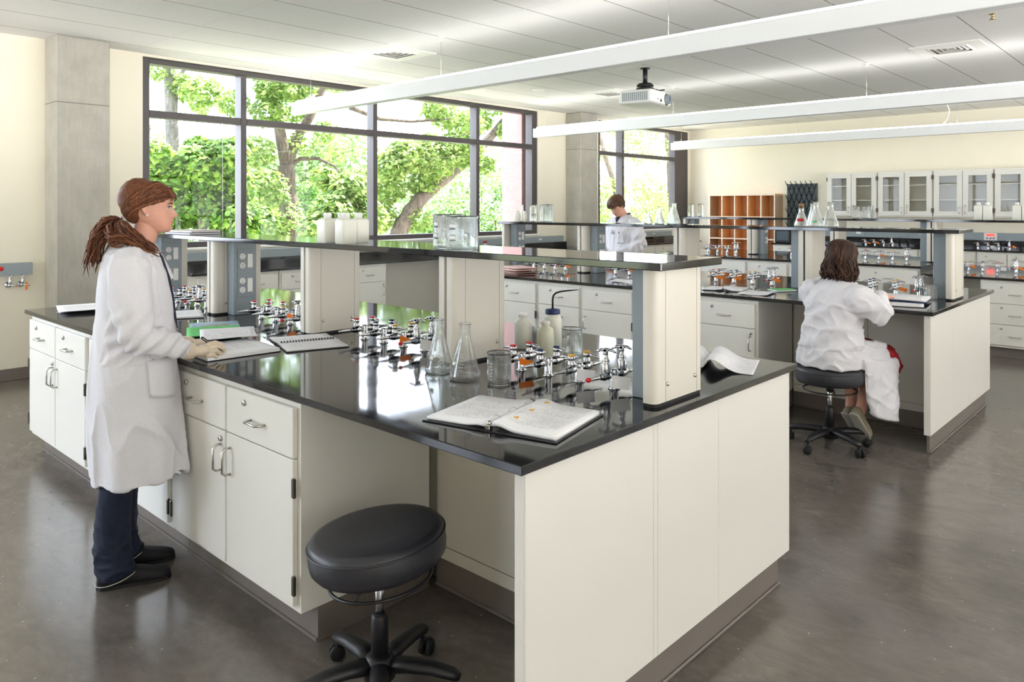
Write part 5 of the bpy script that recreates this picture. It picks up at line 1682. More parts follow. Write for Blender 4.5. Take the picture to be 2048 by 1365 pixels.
    def post(me):
        folds(me, .011, (5.5, 5.5, 1.7), 4.2, extra=lambda p: .55 + .6 * sst(1.2, .5, p.z))
        NN = normals(me)
        for v in me.vertices:      # creases that gather at the elbow and run down the sleeve, pulls at the back
            p = v.co
            if abs(p.y) > .15 and .93 < p.z < 1.36:
                d = sin((p.z * 1.0 - p.x * .9) * 85 + 3 * noise.noise(p * 8)) * sst(1.22, 1.06, p.z) + .5 * sin(p.x * 70 + p.z * 40) * sst(1.0, 1.1, p.z)
                v.co = p + NN[v.index] * d * .006
            elif p.z < .8:
                a = math.atan2(p.y, p.x)
                v.co = p + NN[v.index] * (.010 * sin(a * 9 + 2 * noise.noise(V((0, 0, p.z * 3)))) * sst(.85, .45, p.z))
        for v in me.vertices:      # cloth stops at the bench edge
            w = Ti @ v.co
            lim = 1.428
            if w.y > lim: w.y = lim - .15 * (w.y - lim) * 0; v.co = Tinv @ w
        me.update()
    coat = vox('lab_coat', mb, .0065, M['coat'], body, 4, post)
    # knit cuff of the coat at the near wrist
    for s in (-1, 1):
        o_x, o_y = (0, 0) if s < 0 else (-.055, .036)
        mb = MB(); mb.tube([(.165 + o_x, s * .165 + o_y, .979), (.18 + o_x, s * .157 + o_y, .971), (.196 + o_x, s * .149 + o_y, .964)], [.037, .035, .033], 18); mb.build('coat_cuff', M['coat'], coat)
    # collar and lapels
    mb = MB()
    for s in (-1, 1):
        def col(u, v):
            a = pi - u * 2.35
            rx = .074 + .010 * v; x = -.016 + rx * cos(a) * .92; y = s * (rx * .86) * sin(a)
            z = 1.468 - v * .036 - (1 - cos(u * 1.3)) * .05
            return (x, y, z)
        mb.sheet(col, 16, 4, .004)
        def lap(u, v):
            x = .052 + u * .076; z = 1.425 - u * .155; y = s * (.030 + .004 * u + v * (.055 * (1 - u) + .012))
            return (x + .012 - v * .03, y, z - v * .006)
        mb.sheet(lap, 10, 4, .004)
    mb.build('collar', M['coat'], coat)
    # dark shirt showing in the open front edge
    mb = MB()
    mb.tube([(.050, -.028, 1.42), (.088, -.040, 1.36), (.117, -.048, 1.27), (.133, -.052, 1.18), (.143, -.054, 1.09), (.150, -.054, 1.05)], [.010, .011, .010, .009, .008, .004], 8, flat=.5)
    mb.build('shirt_front', M['dark_shirt'], body)
    # pocket on the near side
    mb = MB()
    def psurf(s_, z):
        zz, b, f, w = None, None, None, None
        tab = sorted((q[0], q[1], q[2], q[3]) for q in prof)
        b, f, w = lerp_tab(tab, z); cx = (b + f) / 2; L = (f - b) / 2
        c = max(-1, min(1, (s_ - cx) / L))
        return V((s_, -w * (1 - abs(c) ** 2.4) ** (1 / 2.4) - .008, z))
    def pk(u, v):
        return psurf(.030 + u * .098 - .0 + v * .012, .945 - v * (.150 + .02 * u))
    o_ = MB()
    vs = []; n_ = 9
    for k in (0, 1):
        for i in range(n_):
            for j in range(n_):
                p = pk(i / (n_ - 1), j / (n_ - 1)); vs.append((p.x, p.y + (.012 if k else 0), p.z))
    fs = []
    for i in range(n_ - 1):
        for j in range(n_ - 1):
            a = i * n_ + j; fs.append((a, a + 1, a + n_ + 1, a + n_)); b = n_ * n_ + a; fs.append((b, b + n_, b + n_ + 1, b + 1))
    rim = [i * n_ for i in range(n_)] + [(n_ - 1) * n_ + j for j in range(1, n_)] + [i * n_ + n_ - 1 for i in range(n_ - 2, -1, -1)] + [j for j in range(n_ - 2, 0, -1)]
    for a, b in zip(rim, rim[1:] + rim[:1]): fs.append((a, b, b + n_ * n_, a + n_ * n_))
    o_.add(vs, fs, 0, True); o_.build('pocket', M['coat'], coat)

    # jeans
    mb = MB()
    for s, dx in ((-1, 0), (1, .02)):
        mb.tube([(-.02, s * .08, .88), (-.05 + dx * .4, s * .092, .66), (-.082 + dx, s * .090, .44), (-.096 + dx, s * .09, .28), (-.100 + dx, s * .09, .15), (-.094 + dx, s * .09, .085), (-.083 + dx, s * .09, .045)], [.090, .076, .064, .067, .070, .074, .078], 22)
    def jpost(me):
        folds(me, .006, (9, 9, 9), 1.5, extra=lambda p: .4 + 1.2 * sst(.3, .08, p.z))
        for v in me.vertices:
            if v.co.z < .02: v.co.z = .02
        me.update()
    jeans = vox('jeans', mb, .007, M['denim'], body, 3, jpost)
    for s, dx in ((-1, 0), (1, .02)):
        mb = MB(); mb.tube([(-.083 + dx + .079 * cos(a), s * .09 + .076 * sin(a), .040 + .02 * cos(a)) for a in [k / 28 * 2 * pi for k in range(28)]], .0016, 5, closed=True); mb.build('hem_stitching', M['stitch'], jeans)
        mb = MB()
        def foot(x, w, z0, z1): return sell(0, 0, w, 0) 
        rings = []
        for x, w, zt in ((-.155, .020, .05), (-.148, .032, .062), (-.11, .036, .07), (-.05, .036, .072), (.0, .042, .066), (.05, .046, .052), (.09, .043, .043), (.112, .032, .036), (.122, .012, .028)):
            rings.append([V((x + dx, s * .092 + w * math.copysign(abs(cos(a)) ** .8, cos(a)), .004 + (zt - .004) * (.5 + .5 * math.copysign(abs(sin(a)) ** .7, sin(a))))) for a in [k / 20 * 2 * pi for k in range(20)]])
        mb.loft(rings, 0, True)
        sh = mb.build('shoe', M['shoe_black'], body)
        mb = MB()
        rings = [[V((q.x, s * .092 + (q.y - s * .092) * 1.04, 0.0 if k_ == 0 else .012)) for q in ring] for k_ in (0, 1) for ring in ()]
        out = [(-.158, .012), (-.14, .034), (-.10, .038), (-.03, .037), (.03, .045), (.08, .046), (.112, .034), (.125, .012)]
        poly = [(x + dx, s * .092 - w) for x, w in out] + [(x + dx, s * .092 + w) for x, w in reversed(out)]
        mb.prism(poly, 0.0005, .014); mb.build('sole', M['black_rubber'], sh)

    # gloves: right hand holds the pen, left hand steadies the paper
    mb = MB()
    fingers = [[V(p) for p in f] for f in (
        [(.268, -.122, .982), (.300, -.114, .987), (.328, -.108, .974), (.331, -.102, .950), (.325, -.099, .938)],
        [(.272, -.134, .970), (.308, -.128, .972), (.336, -.121, .957), (.333, -.113, .938), (.318, -.110, .930)],
        [(.268, -.146, .955), (.302, -.143, .955), (.323, -.136, .940), (.314, -.128, .928), (.298, -.124, .926)],
        [(.260, -.155, .941), (.288, -.155, .939), (.302, -.149, .930), (.290, -.141, .925), (.276, -.138, .925)])]
    hand(mb, V((.205, -.147, .957)), V((.270, -.138, .961)), [], [V((.232, -.120, .964)), V((.262, -.099, .980)), V((.294, -.094, .972)), V((.316, -.099, .955))], 1.05)
    mb.tube([(.262, -.122, .980), (.264, -.135, .968), (.262, -.147, .953), (.256, -.154, .940)], [.0135, .014, .0135, .012], 10)
    for f in fingers: mb.tube(f, [.0108, .0098, .0098, .0088, .0066], 10)
    mb.tube([(.178, -.160, .971), (.190, -.154, .966), (.20, -.149, .961), (.215, -.146, .957)], [.0385, .037, .035, .030], 18)
    gl = vox('glove', mb, .0025, M['glove'], body, 1)
    mb = MB(); mb.tube([(.180 + .001 * 0, -.159 + .0385 * .97 * cos(a), .9705 + .0385 * sin(a)) for a in [k / 24 * 2 * pi for k in range(24)]], .0022, 6, closed=True); mb.build('glove_cuff_roll', M['glove'], gl)
    mb = MB()
    fl_ = []
    for k, y in enumerate((.140, .158, .176, .192)):
        L_ = (.066, .074, .068, .052)[k]
        fl_.append([V((.222, y, .948)), V((.222 + L_ * .5, y - .004, .951)), V((.222 + L_ * .85, y - .006, .943)), V((.222 + L_, y - .007, .936))])
    hand(mb, V((.150, .185, .962)), V((.225, .166, .947)), fl_, [V((.178, .160, .952)), V((.205, .132, .944)), V((.230, .120, .939))], 1.0)
    mb.tube([(.122, .196, .976), (.138, .190, .968), (.158, .183, .961)], [.0375, .036, .030], 18)
    vox('glove', mb, .0032, M['glove'], body, 1)

    # pen
    t = thing('pen', 'black pen held in the gloved right hand of the standing woman', 'pen', LOC, ANG)
    a, b = V((.2435, -.1085, 1.012)), V((.338, -.0985, .9345))
    d = (b - a)
    mb = MB(); mb.tube([a, a + d * .03, a + d * .86, a + d * .97, b], [.0055, .0064, .0062, .003, .0008], 12); p = mb.build('barrel', M['black_plastic'], t)
    mb = MB(); u = d.normalized(); nrm = V((0, -1, 0)) - u * (-u.y); nrm.normalize()
    mb.tube([a + d * .05 + nrm * .0075, a + d * .33 + nrm * .0075], .0014, 6); mb.tube([a + d * .05 + nrm * .003, a + d * .05 + nrm * .0085], .0018, 6); mb.build('pen_clip', M['stitch'], t)
    return body
standing_woman()

# ---------------------------------------------------------------- the seated woman
def seated_woman():
    LOC = Vector((-1.865, 5.08, 0)); ANG = radians(70)
    V = Vector
    SZ = .53                                   # stool seat height
    T = Matrix.Translation((.115, .0, 1.235)) @ Matrix.Rotation(radians(-6), 4, 'Z') @ Matrix.Rotation(radians(14), 4, 'Y')
    mb = MB()
    head_mesh(mb, T)
    mb.tube([(.10, 0, 1.18), (.085, 0, 1.12), (.065, 0, 1.06), (.06, 0, 1.0)], [.052, .053, .058, .07], 22)
    mb.loft([sell(.0, .15, .10, 1.06), sell(-.02, .155, .16, 1.01), sell(-.035, .17, .165, .92), sell(-.06, .155, .145, .80), sell(-.09, .13, .15, .70), sell(-.115, .13, .175, .62), sell(-.10, .12, .165, .555)], 0, True)
    for s in (-1, 1):
        mb.tube([(.0, s * .085, .595), (.20, s * .10, .60), (.36, s * .10, .585)], [.078, .074, .060], 16)
    # shins tucked back, toes on the floor
    kn = {-1: V((.36, -.10, .585)), 1: V((.36, .10, .585))}
    an = {-1: V((.13, -.115, .215)), 1: V((.195, .0, .185))}
    to = {-1: V((.235, -.10, .085)), 1: V((.30, .01, .075))}
    for s in (-1, 1):
        mb.tube([kn[s], kn[s].lerp(an[s], .35) + V((-.012, 0, 0)), kn[s].lerp(an[s], .8), an[s]], [.058, .054, .036, .033], 16)
        mb.tube([an[s] + V((-.006, 0, .004)), an[s].lerp(to[s], .3) + V((.01, 0, .014)), an[s].lerp(to[s], .6) + V((.008, 0, .012))], [.030, .024, .016], 12)
    sh = {-1: V((.04, -.165, .985)), 1: V((.04, .165, .985))}
    el = {-1: V((.13, -.27, .905)), 1: V((.15, .26, 1.005))}
    wr = {-1: V((.355, -.10, .978)), 1: V((.39, .10, .985))}
    for s in (-1, 1):
        mb.tube([sh[s], el[s]], [.05, .04], 12); mb.tube([el[s], wr[s]], [.04, .026], 12)
        f = []
        for k in range(4):
            y = wr[s].y + (k - 1.5) * .019 * s - s * .03
            f.append([V((.46, y, .966)), V((.488, y - s * .004, .970)), V((.506, y - s * .006, .962)), V((.500, y - s * .006, .953))])
        hand(mb, wr[s], V((.462, wr[s].y - s * .03, .968)), f, [wr[s] + V((.03, -s * .02, .0)), wr[s] + V((.07, -s * .055, .0)), wr[s] + V((.10, -s * .055, -.006))])
    body = vox('person', mb, .0042, FACE(), None, 1, paint_face(T.inverted()), .35)
    body.location = LOC; body.rotation_euler = (0, 0, ANG)
    tag(body, 'person with wavy dark hair seated in a white lab coat, back to camera', 'person')
    # wavy shoulder-length hair
    mb = MB()
    def zh(a): return lerp_tab([(0, .05), (.7, .035), (1.2, .0), (1.5, -.05), (1.8, -.09), (3.2, -.11)], a)[0]
    hair_cap(mb, T, zh, .012, seed=8, lump=.3)
    rng = random.Random(5)
    for i in range(430):
        th0 = rng.uniform(1.0, 2 * pi - 1.0)
        part = rng.uniform(.085, .108) if rng.random() < .5 else rng.uniform(.0, .09)
        ph = rng.uniform(0, 6); amp = rng.uniform(.009, .022); fr = rng.uniform(7, 12)
        zend = rng.uniform(-.168, -.118)
        pts = []
        r_out = rng.uniform(.002, .012)
        for k in range(15):
            u = k / 14
            z = part + (zend - part) * u
            if z > -.03:
                p = on_head(th0, min(z, .108), .011 + r_out * .5 * sst(.1, -.03, z))
            else:
                q = on_head(th0, -.03, .013 + r_out)
                p = V((q.x, q.y, z)); kk = (-.03 - z)
                p.x += -.10 * kk * cos(th0) * .6; p.y += -.0 * kk
            w = sst(.04, -.10, z)
            p = p + V((sin(u * fr + ph), cos(u * fr * .9 + ph * 1.7), .3 * sin(u * fr * 1.2 + ph))) * amp * w
            pts.append(T @ p)
        mb.tube(pts, [.001] + [rng.uniform(.0035, .0062)] * 12 + [.004, .0007], 5, flat=.65)
    mb.build('hair', M['hair_brown'], body)
    # coat: back panel, sleeves, skirt over the seat and the thighs
    mb = MB()
    rings = [sell(-.19, .15, .205, .535), sell(-.18, .16, .205, .60), sell(-.155, .165, .198, .70), sell(-.125, .172, .192, .80), sell(-.10, .182, .192, .90), sell(-.072, .178, .188, .97), sell(-.048, .165, .168, 1.02), sell(-.018, .150, .125, 1.06), sell(.02, .150, .080, 1.095), sell(.04, .148, .062, 1.115)]
    mb.loft(rings, 0, True)
    for s in (-1, 1):
        mb.tube([(.04, s * .11, 1.02), sh[s] + V((.0, s * .01, .0)), sh[s].lerp(el[s], .5) + V((0, s * .012, -.006)), el[s]], [.065, .088, .086, .080], 20)
        mb.tube([el[s] + V((-.02, 0, .01)), el[s], el[s].lerp(wr[s], .5) + V((0, 0, .020)), el[s].lerp(wr[s], .85) + V((0, 0, .012)), wr[s] + V((0, 0, .006))], [.06, .080, .064, .050, .040], 20)
        mb.tube([(.0, s * .09, .60), (.17, s * .11, .605), (.30, s * .115, .595), (.375, s * .115, .575)], [.105, .102, .090, .070], 20)
    # coat skirt hanging from the thighs: long beside the near knee, short on the far side
    def drop(y_in, levels):
        mb.loft([[V((x0 + (x1 - x0) * u, y_in(z) + dy * (1 if u_ < 1 else .0) + bow * sin(u * pi) * -1 * sg, z + tip * u)) for u, u_ in [(k / 10, 0) for k in range(11)] + [(1 - k / 10, 1) for k in range(11)]] for (z, x0, x1, dy, bow, sg, tip) in levels], 0, True)
    drop(lambda z: -.175 - (.60 - z) * .12, [(.60, .06, .385, -.045, .02, 1, -.02), (.50, .07, .385, -.035, .045, 1, -.02), (.38, .075, .375, -.03, .06, 1, -.03), (.27, .10, .36, -.026, .05, 1, -.05), (.235, .12, .35, -.024, .05, 1, -.06)])
    drop(lambda z: .175 + (.60 - z) * .12, [(.60, .04, .36, .045, -.02, 1, -.02), (.48, .05, .35, .035, -.03, 1, -.02), (.36, .07, .33, .03, -.04, 1, -.03)])
    def post(me):
        folds(me, .012, (6, 6, 4.5), 7.7)
        NN = normals(me)
        for v in me.vertices:
            p = v.co
            # diagonal pulls from the shoulder blade towards the waist and gathers at the elbow
            if p.z > .66:
                d = sin((p.z * 38 + p.y * 30) + 3.5 * noise.noise(p * 5)) * .008 * sst(1.05, .9, p.z)
                v.co = p + NN[v.index] * d
            if abs(p.x) < .236 and abs(p.y) < .236 and math.hypot(p.x, p.y) < .226 and v.co.z < SZ + .004: v.co.z = SZ + .004 + .002 * noise.noise(p * 20)
        for v in me.vertices:
            n_ = v.co
            if n_.z < .16: n_.z = .16
        me.update()
    coat = vox('lab_coat', mb, .0075, M['coat'], body, 12, post)
    mb = MB()
    def col(u, v):
        a = pi * .25 + u * 1.5 * pi
        r = .070 + .014 * v
        return (.085 + r * cos(a) * .95 , r * .92 * sin(a), 1.135 - v * .040 + .02 * cos(a))
    mb.sheet(col, 24, 4, .004); mb.build('collar', M['coat'], coat)
    mb = MB()
    for z in (.56, .44): mb.lathe([(0, 0), (.006, 0), (.005, .003), (0, .003)], 10, mat=Matrix.Translation((.352, -.232, z)) @ Matrix.Rotation(pi / 2, 4, 'X'))
    mb.build('coat_snaps', M['steel'], coat)
    # red skirt over the knees
    mb = MB()
    mb.tube([(.24, .0, .60), (.36, .0, .595), (.42, .0, .56), (.435, .0, .49), (.41, .0, .43)], [.12, .12, .115, .09, .06], 20, flat=.75)
    mb.tube([(.27, -.12, .60), (.375, -.125, .58), (.43, -.125, .51), (.415, -.12, .43)], [.07, .085, .075, .05], 18)
    vox('skirt', mb, .008, M['red_cloth'], body, 4, lambda me: folds(me, .006, (9, 9, 9), 2.2))
    # canvas shoes
    for s in (-1, 1):
        A, B = an[s], to[s]
        d = (B - A); d.normalize()
        nrm = V((0, 0, 1)) - d * d.z; nrm.normalize(); sd = d.cross(nrm)
        mb = MB(); rings = []
        heel = A - d * .055 - nrm * .028
        for u, w, h in ((0, .016, .05), (.01, .030, .062), (.05, .035, .060), (.10, .036, .050), (.15, .042, .046), (.20, .044, .040), (.235, .034, .032), (.25, .012, .02)):
            c = heel + d * u
            rings.append([c + sd * (w * math.copysign(abs(cos(a)) ** .8, cos(a))) + nrm * (h * (.5 + .5 * math.copysign(abs(sin(a)) ** .7, sin(a)))) for a in [k / 20 * 2 * pi for k in range(20)]])
        mb.loft(rings, 0, True)
        so = mb.build('shoe', M['shoe_olive'], body)
        mb = MB(); rings = []
        for u, w in ((-.004, .016), (.01, .033), (.05, .038), (.10, .038), (.15, .045), (.20, .047), (.238, .036), (.256, .012)):
            c = heel + d * u - nrm * .012
            rings.append([c + sd * (w * math.copysign(abs(cos(a)) ** .6, cos(a))) + nrm * (.014 * (.5 + .5 * math.copysign(abs(sin(a)) ** .5, sin(a)))) for a in [k / 16 * 2 * pi for k in range(16)]])
        mb.loft(rings, 0, True); mb.build('sole', M['sole'], so)
    return body
seated_woman()

# ---------------------------------------------------------------- the man behind the middle bench
def standing_man():
    LOC = Vector((-5.10, 7.39, 0)); ANG = radians(-106)
    V = Vector
    T = Matrix.Translation((.085, 0, 1.585)) @ Matrix.Rotation(radians(38), 4, 'Y')
    mb = MB()
    head_mesh(mb, T)
    mb.tube([(.045, 0, 1.545), (.02, 0, 1.50), (-.01, 0, 1.44), (-.02, 0, 1.39)], [.056, .060, .064, .08], 22)
    mb.loft([sell(-.10, .07, .12, 1.44), sell(-.12, .08, .19, 1.40), sell(-.125, .10, .195, 1.30), sell(-.11, .11, .17, 1.15), sell(-.11, .10, .155, 1.0), sell(-.13, .09, .17, .86)], 0, True)
    for s in (-1, 1):
        mb.tube([(-.03, s * .17, 1.38), (-.01, s * .255, 1.13)], [.055, .045], 12)
        mb.tube([(-.01, s * .255, 1.13), (.27, s * .13, .99)], [.045, .03], 12)
        f = [[V((.34, s * (.10 + .018 * k), .975)), V((.38, s * (.095 + .018 * k), .975)), V((.405, s * (.09 + .017 * k), .962)), V((.41, s * (.088 + .016 * k), .948))] for k in range(4)]
        hand(mb, V((.27, s * .13, .99)), V((.345, s * .125, .975)), f, [V((.29, s * .105, .985)), V((.33, s * .075, .972)), V((.36, s * .07, .965))], 1.05)
        mb.tube([(-.02, s * .09, .88), (-.02, s * .10, .48), (-.05, s * .10, .09)], [.09, .062, .042], 12)
    body = vox('person', mb, .0045, FACE(), None, 1, paint_face(T.inverted()), .35)
    body.location = LOC; body.rotation_euler = (0, 0, ANG)
    tag(body, 'person with short brown hair in a white lab coat, head bowed behind the middle shelf', 'person')
    mb = MB()
    def zh(a): return lerp_tab([(0, .046), (.6, .042), (1.05, .022), (1.3, -.012), (1.5, .005), (1.8, -.02), (2.2, -.062), (3.2, -.075)], a)[0]
    hair_cap(mb, T, zh, .016, seed=5, lump=.3)
    rng = random.Random(3)
    for i in range(320):
        th0 = rng.uniform(-pi, pi); z0 = rng.uniform(.03, .108)
        z1 = max(zh(abs(th0)) - .004, z0 - rng.uniform(.05, .09))
        pts = [T @ on_head(th0 + .12 * u, z0 + (z1 - z0) * u, .013 + .006 * u * (1 - u) * 4) for u in (0, .33, .66, 1)]
        mb.tube(pts, [.0012, .0032, .003, .0006], 5)
    mb.build('hair', M['hair_short'], body)
    mb = MB()
    prof = [(.50, -.19, .20, .23), (.70, -.18, .185, .22), (.86, -.17, .17, .208), (1.0, -.155, .155, .198), (1.15, -.15, .148, .203), (1.30, -.152, .135, .215), (1.38, -.145, .112, .205), (1.42, -.125, .09, .165), (1.455, -.095, .065, .115), (1.485, -.075, .045, .085)]
    mb.loft([sell(b, f, w, z) for z, b, f, w in prof], 0, True)
    for s in (-1, 1):
        mb.tube([(-.03, s * .13, 1.395), (-.03, s * .19, 1.355), (-.02, s * .245, 1.24), (-.01, s * .268, 1.13)], [.075, .09, .083, .078], 18)
        mb.tube([(-.02, s * .262, 1.16), (.0, s * .265, 1.12), (.14, s * .20, 1.05), (.255, s * .14, .995)], [.055, .076, .062, .045], 18)
    def post(me):
        folds(me, .011, (7, 7, 2.2), 2.9)
        NN = normals(me)
        for v in me.vertices:
            p = v.co
            if abs(p.y) > .17 and p.z < 1.36: v.co = p + NN[v.index] * .008 * sin(p.z * 55 + p.x * 50 + 3 * noise.noise(p * 7))
        me.update()
    coat = vox('lab_coat', mb, .0075, M['coat'], body, 4, post)
    mb = MB()
    for s in (-1, 1):
        mb.sheet(lambda u, v: (-.015 + (.080 + .010 * v) * cos(pi - u * 2.3), s * (.080 + .010 * v) * sin(pi - u * 2.3), 1.50 - v * .042 - (1 - cos(u * 1.3)) * .055), 14, 4, .004)
        mb.sheet(lambda u, v: (.068 + u * .090 - v * .03, s * (.012 + .030 * (1 - u) + v * (.060 * (1 - u) + .012)), 1.445 - u * .18 - v * .004), 10, 4, .004)
    mb.build('collar', M['coat'], coat)
    mb = MB(); mb.loft([[V((.075, -.035, 1.455)), V((.075, .035, 1.455)), V((.05, .03, 1.46)), V((.05, -.03, 1.46))], [V((.135, -.012, 1.35)), V((.135, .012, 1.35)), V((.11, .012, 1.35)), V((.11, -.012, 1.35))]], 0, True)
    mb.tube([(-.02 + .068 * cos(a), .068 * sin(a), 1.475 - .02 * cos(a)) for a in [k / 24 * 2 * pi for k in range(24)]], .012, 8, closed=True)
    mb.build('shirt', M['dark_shirt'], body)
    mb = MB(); mb.sheet(lambda u, v: (.128 + .012 * (1 - v) + .0 * u + .014 - .03 * u, .075 + u * .085, 1.265 - v * .11), 6, 6, .004); pk = mb.build('pocket', M['coat'], coat)
    mb = MB(); mb.tube([(.152, .105, 1.20), (.150, .110, 1.272)], .005, 8); pn = mb.build('pocket_pen', M['white_plastic'], coat)
    mb = MB(); mb.tube([(.150, .110, 1.272), (.149, .111, 1.285)], .0055, 8); mb.build('pen_cap', M['blue'], pn)
    mb = MB()
    for s in (-1, 1): mb.tube([(-.02, s * .085, .88), (-.02, s * .10, .48), (-.04, s * .10, .03)], [.105, .085, .08], 16)
    vox('trousers', mb, .009, M['denim'], body, 2)
    for s in (-1, 1):
        mb = MB(); rings = []
        for x, w, zt in ((-.12, .02, .06), (-.10, .036, .08), (-.03, .040, .085), (.05, .046, .065), (.12, .044, .05), (.16, .015, .03)):
            rings.append([V((x, s * .105 + w * cos(a), .002 + (zt - .002) * (.5 + .5 * sin(a)))) for a in [k / 16 * 2 * pi for k in range(16)]])
        mb.loft(rings, 0, True); mb.build('shoe', M['shoe_black'], body)
    return body
standing_man()
# ================================================================ trees beyond the windows
_F = (-cos(YAW), sin(YAW)); _R = (sin(YAW), cos(YAW))
def seen_at(px, py, X):
    """point of the vertical plane x = X that lies in the direction of a photo pixel: used once, to survey where the trees stand"""
    t = (px - 1024) / FPX
    rx, ry = _F[0] + _R[0] * t, _F[1] + _R[1] * t
    d = X / rx
    return Vector((X, ry * d, EYE + (413 - py) / FPX * d))
def leaves(m, rng, centre, rad, n, size, squash=.8):
    for _ in range(n):
        while True:
            u = Vector((rng.uniform(-1, 1), rng.uniform(-1, 1), rng.uniform(-1, 1)))
            if .02 < u.length < 1: break
        u = u.normalized() * (u.length ** .6)
        p = centre + Vector((u.x * rad, u.y * rad, u.z * rad * squash))
        s = size * rng.uniform(.65, 1.3)
        nrm = (u * .5 + Vector((rng.uniform(-.6, .6), rng.uniform(-.6, .6), rng.uniform(.2, 1.2)))).normalized()
        a = nrm.orthogonal().normalized()
        a = (Matrix.Rotation(rng.uniform(0, 2 * pi), 3, nrm) @ a)
        a.z -= .35; a.normalize()
        b = nrm.cross(a).normalized()
        k = nrm * s * .12
        m.add([p, p + a * s * .35 + b * s * .34 - k, p + a * s * .75 + b * s * .24 - k, p + a * s, p + a * s * .75 - b * s * .24 - k, p + a * s * .35 - b * s * .34 - k],
              [(0, 1, 2, 3), (3, 4, 5, 0)], 0, False)
def limb(m, rng, pts, r0, r1, rough=.12):
    P = [Vector(p) for p in pts]
    out = []; rad = []
    n = len(P)
    for i in range(n - 1):
        for k in range(4):
            f = k / 4; q = P[i].lerp(P[i + 1], f)
            u = (i + f) / (n - 1)
            r = r0 + (r1 - r0) * u
            out.append(q + Vector((rng.uniform(-1, 1), rng.uniform(-1, 1), 0)) * r * rough); rad.append(r * rng.uniform(.93, 1.07))
    out.append(P[-1]); rad.append(r1)
    m.tube(out, rad, 9)
def tree(name, label, seed, X, limbs, blobs, leafmat, barkmat='bark', size=.15, group='trees outside the windows', depth=1.2, ground=True):
    rng = random.Random(seed)
    base = None
    t = thing(name, label, 'tree' if limbs else 'shrub', (0, 0, 0), 0, group)
    if limbs:
        m = MB()
        for (pts, r0, r1) in limbs:
            P = [seen_at(px, py, X + (q[0] if q else 0)) for px, py, *q in pts]
            if base is None:
                base = P[0].copy()
                P.insert(0, Vector((base.x, base.y, -1.4)))
            limb(m, rng, P, r0, r1)
        m.build('trunk', M[barkmat], t)
    m = MB()
    for (px, py, r, n) in blobs:
        c = seen_at(px, py, X)
        d = -c.x / (-( _F[0] + _R[0] * (px - 1024) / FPX))
        rw = r * d / FPX
        c.x += rng.uniform(-depth, depth)
        leaves(m, rng, c, rw, int(n * (1.7 if size < .2 else 1)), size * (.70 if size < .2 else .8))
    f = m.build('foliage', M[leafmat], t)
    if not limbs:
        m = MB()
        for (px, py, r, n) in blobs[:6]:
            c = seen_at(px, py, X); limb(m, rng, [(c.x, c.y, -1.6), (c.x + .1, c.y + .1, (c.z - 1.6) / 2), c], .06, .02)
        m.build('stem', M[barkmat], t)
    return t
tree('maple_tree', 'grey trunked tree at the left of the large window, bare trunk against the sky', 1, -17.6,
     [([(350, 470), (346, 300), (342, 200), (338, 90), (330, -40)], .17, .13), ([(342, 180), (375, 130), (420, 60)], .06, .03)],
     [(318, 135, 30, 130), (362, 175, 34, 260), (368, 150, 22, 120), (395, 215, 22, 60)], 'leaf_b', 'bark_gray', depth=0.7)
tree('maple_tree', 'forked grey brown tree in the second pane of the large window', 2, -13.9,
     [([(582, 475), (578, 400), (572, 330)], .21, .17), ([(572, 330), (560, 262), (550, 200), (546, 120), (540, 20)], .13, .06),
      ([(572, 330), (596, 272), (622, 232), (650, 170), (700, 80)], .13, .05), ([(575, 335), (600, 318), (636, 317), (668, 332), (690, 356)], .055, .02), ([(574, 360), (560, 345), (545, 340)], .04, .02)],
     [(440, 175, 42, 330), (458, 205, 34, 220), (530, 175, 40, 420), (590, 165, 46, 460), (520, 225, 34, 260), (620, 215, 34, 200), (650, 150, 40, 200), (700, 175, 36, 130), (520, 300, 40, 260), (516, 375, 46, 420),
      (600, 285, 34, 90), (640, 262, 30, 110), (550, 430, 60, 480), (700, 300, 30, 60)], 'leaf_b', depth=0.7)
tree('maple_shrub', 'dense mid green maple thicket filling the first pane of the large window', 3, -10.6, [],
     [(330, 350, 52, 620), (390, 330, 52, 620), (440, 310, 44, 470), (330, 420, 60, 700), (400, 400, 64, 820), (462, 370, 52, 560), (450, 440, 60, 700), (340, 470, 60, 520), (500, 440, 44, 360), (412, 288, 26, 130), (310, 300, 26, 110), (478, 290, 24, 120)],
     'leaf_a', size=.15, depth=0.4)
tree('maple_tree', 'leaning tree whose trunk slants across the third pane of the large window', 4, -12.2,
     [([(788, 490), (806, 448), (836, 402), (880, 365), (922, 330), (962, 296), (1010, 240)], .20, .09), ([(700, 215), (760, 238), (820, 243), (880, 240), (905, 236)], .05, .015), ([(880, 365), (850, 330), (815, 300)], .05, .02)],
     [(800, 310, 44, 430), (850, 320, 50, 520), (900, 300, 44, 430), (935, 290, 40, 330), (800, 370, 44, 400), (780, 330, 36, 260), (850, 365, 34, 250), (905, 250, 34, 200), (925, 225, 36, 260), (880, 215, 30, 180), (985, 235, 36, 330), (1000, 262, 26, 180),
      (780, 430, 36, 260), (830, 440, 34, 170), (960, 330, 24, 130), (845, 290, 30, 160), (1000, 200, 40, 240)], 'leaf_b', size=.16, depth=0.6)
tree('maple_shrub', 'bright yellow green bush low in the second pane behind the white bottles', 5, -10.6, [],
     [(690, 380, 46, 470), (650, 420, 44, 420), (715, 430, 46, 470), (730, 360, 36, 260), (620, 455, 40, 320), (680, 465, 50, 420), (660, 350, 26, 120)], 'leaf_b', size=.16, depth=0.4)
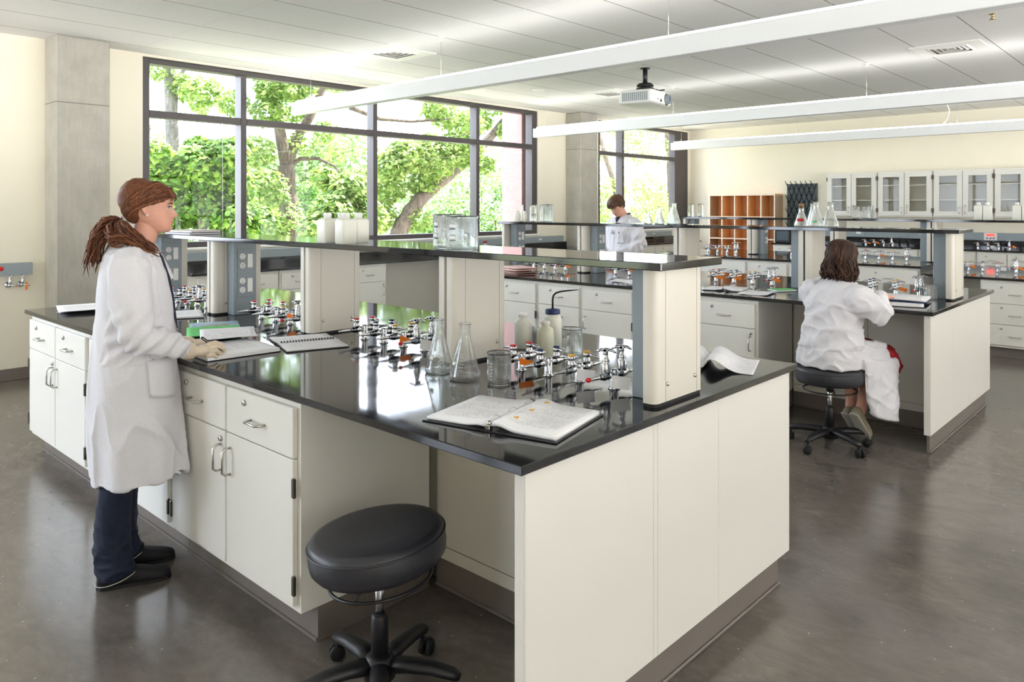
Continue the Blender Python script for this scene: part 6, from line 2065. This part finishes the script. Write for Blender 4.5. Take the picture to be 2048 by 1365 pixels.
tree('maple_shrub', 'green bush low between the first two panes of the large window', 6, -15.9, [],
     [(520, 420, 46, 420), (560, 450, 50, 470), (600, 430, 40, 320), (480, 460, 44, 330), (610, 380, 26, 120)], 'leaf_d', size=.15, depth=0.4)
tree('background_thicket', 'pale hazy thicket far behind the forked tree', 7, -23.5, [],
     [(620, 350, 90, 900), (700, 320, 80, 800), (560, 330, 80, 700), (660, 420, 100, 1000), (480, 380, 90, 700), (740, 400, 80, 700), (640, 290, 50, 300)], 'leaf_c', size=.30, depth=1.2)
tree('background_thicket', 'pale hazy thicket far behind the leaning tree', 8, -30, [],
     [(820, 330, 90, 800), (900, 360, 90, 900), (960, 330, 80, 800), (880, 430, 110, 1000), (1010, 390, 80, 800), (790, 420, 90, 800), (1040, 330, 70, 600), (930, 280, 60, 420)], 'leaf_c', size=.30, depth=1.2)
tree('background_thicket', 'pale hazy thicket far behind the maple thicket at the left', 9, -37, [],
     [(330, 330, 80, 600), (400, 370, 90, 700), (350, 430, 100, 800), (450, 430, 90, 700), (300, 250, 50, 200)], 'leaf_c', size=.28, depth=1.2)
tree('maple_shrub', 'fresh green bush at the bottom of the third and fourth panes', 10, -14.3, [],
     [(880, 440, 44, 330), (930, 420, 44, 330), (990, 440, 50, 400), (840, 465, 40, 260), (950, 465, 50, 330), (1010, 380, 30, 160)], 'leaf_d', size=.14, depth=0.4)
tree('oak_tree', 'slim tree with a slanting branch in the second window beyond the column', 11, -12.6,
     [([(1252, 470), (1240, 420), (1222, 350), (1202, 285), (1180, 200)], .10, .05), ([(1345, 470), (1338, 330), (1332, 240), (1325, 120)], .09, .06)],
     [(1225, 300, 30, 150), (1215, 380, 34, 230), (1205, 430, 34, 220), (1280, 300, 34, 190), (1320, 300, 34, 190), (1325, 250, 30, 170), (1270, 270, 24, 110), (1310, 370, 36, 230), (1335, 410, 34, 210), (1290, 410, 36, 220), (1240, 260, 26, 110), (1215, 250, 22, 90)], 'leaf_b', size=.13, depth=0.5)
tree('maple_shrub', 'light green bush low in the second window behind the man', 12, -15.2, [],
     [(1210, 450, 36, 260), (1270, 440, 40, 330), (1320, 445, 40, 330), (1350, 400, 30, 200)], 'leaf_b', size=.14, depth=0.4)
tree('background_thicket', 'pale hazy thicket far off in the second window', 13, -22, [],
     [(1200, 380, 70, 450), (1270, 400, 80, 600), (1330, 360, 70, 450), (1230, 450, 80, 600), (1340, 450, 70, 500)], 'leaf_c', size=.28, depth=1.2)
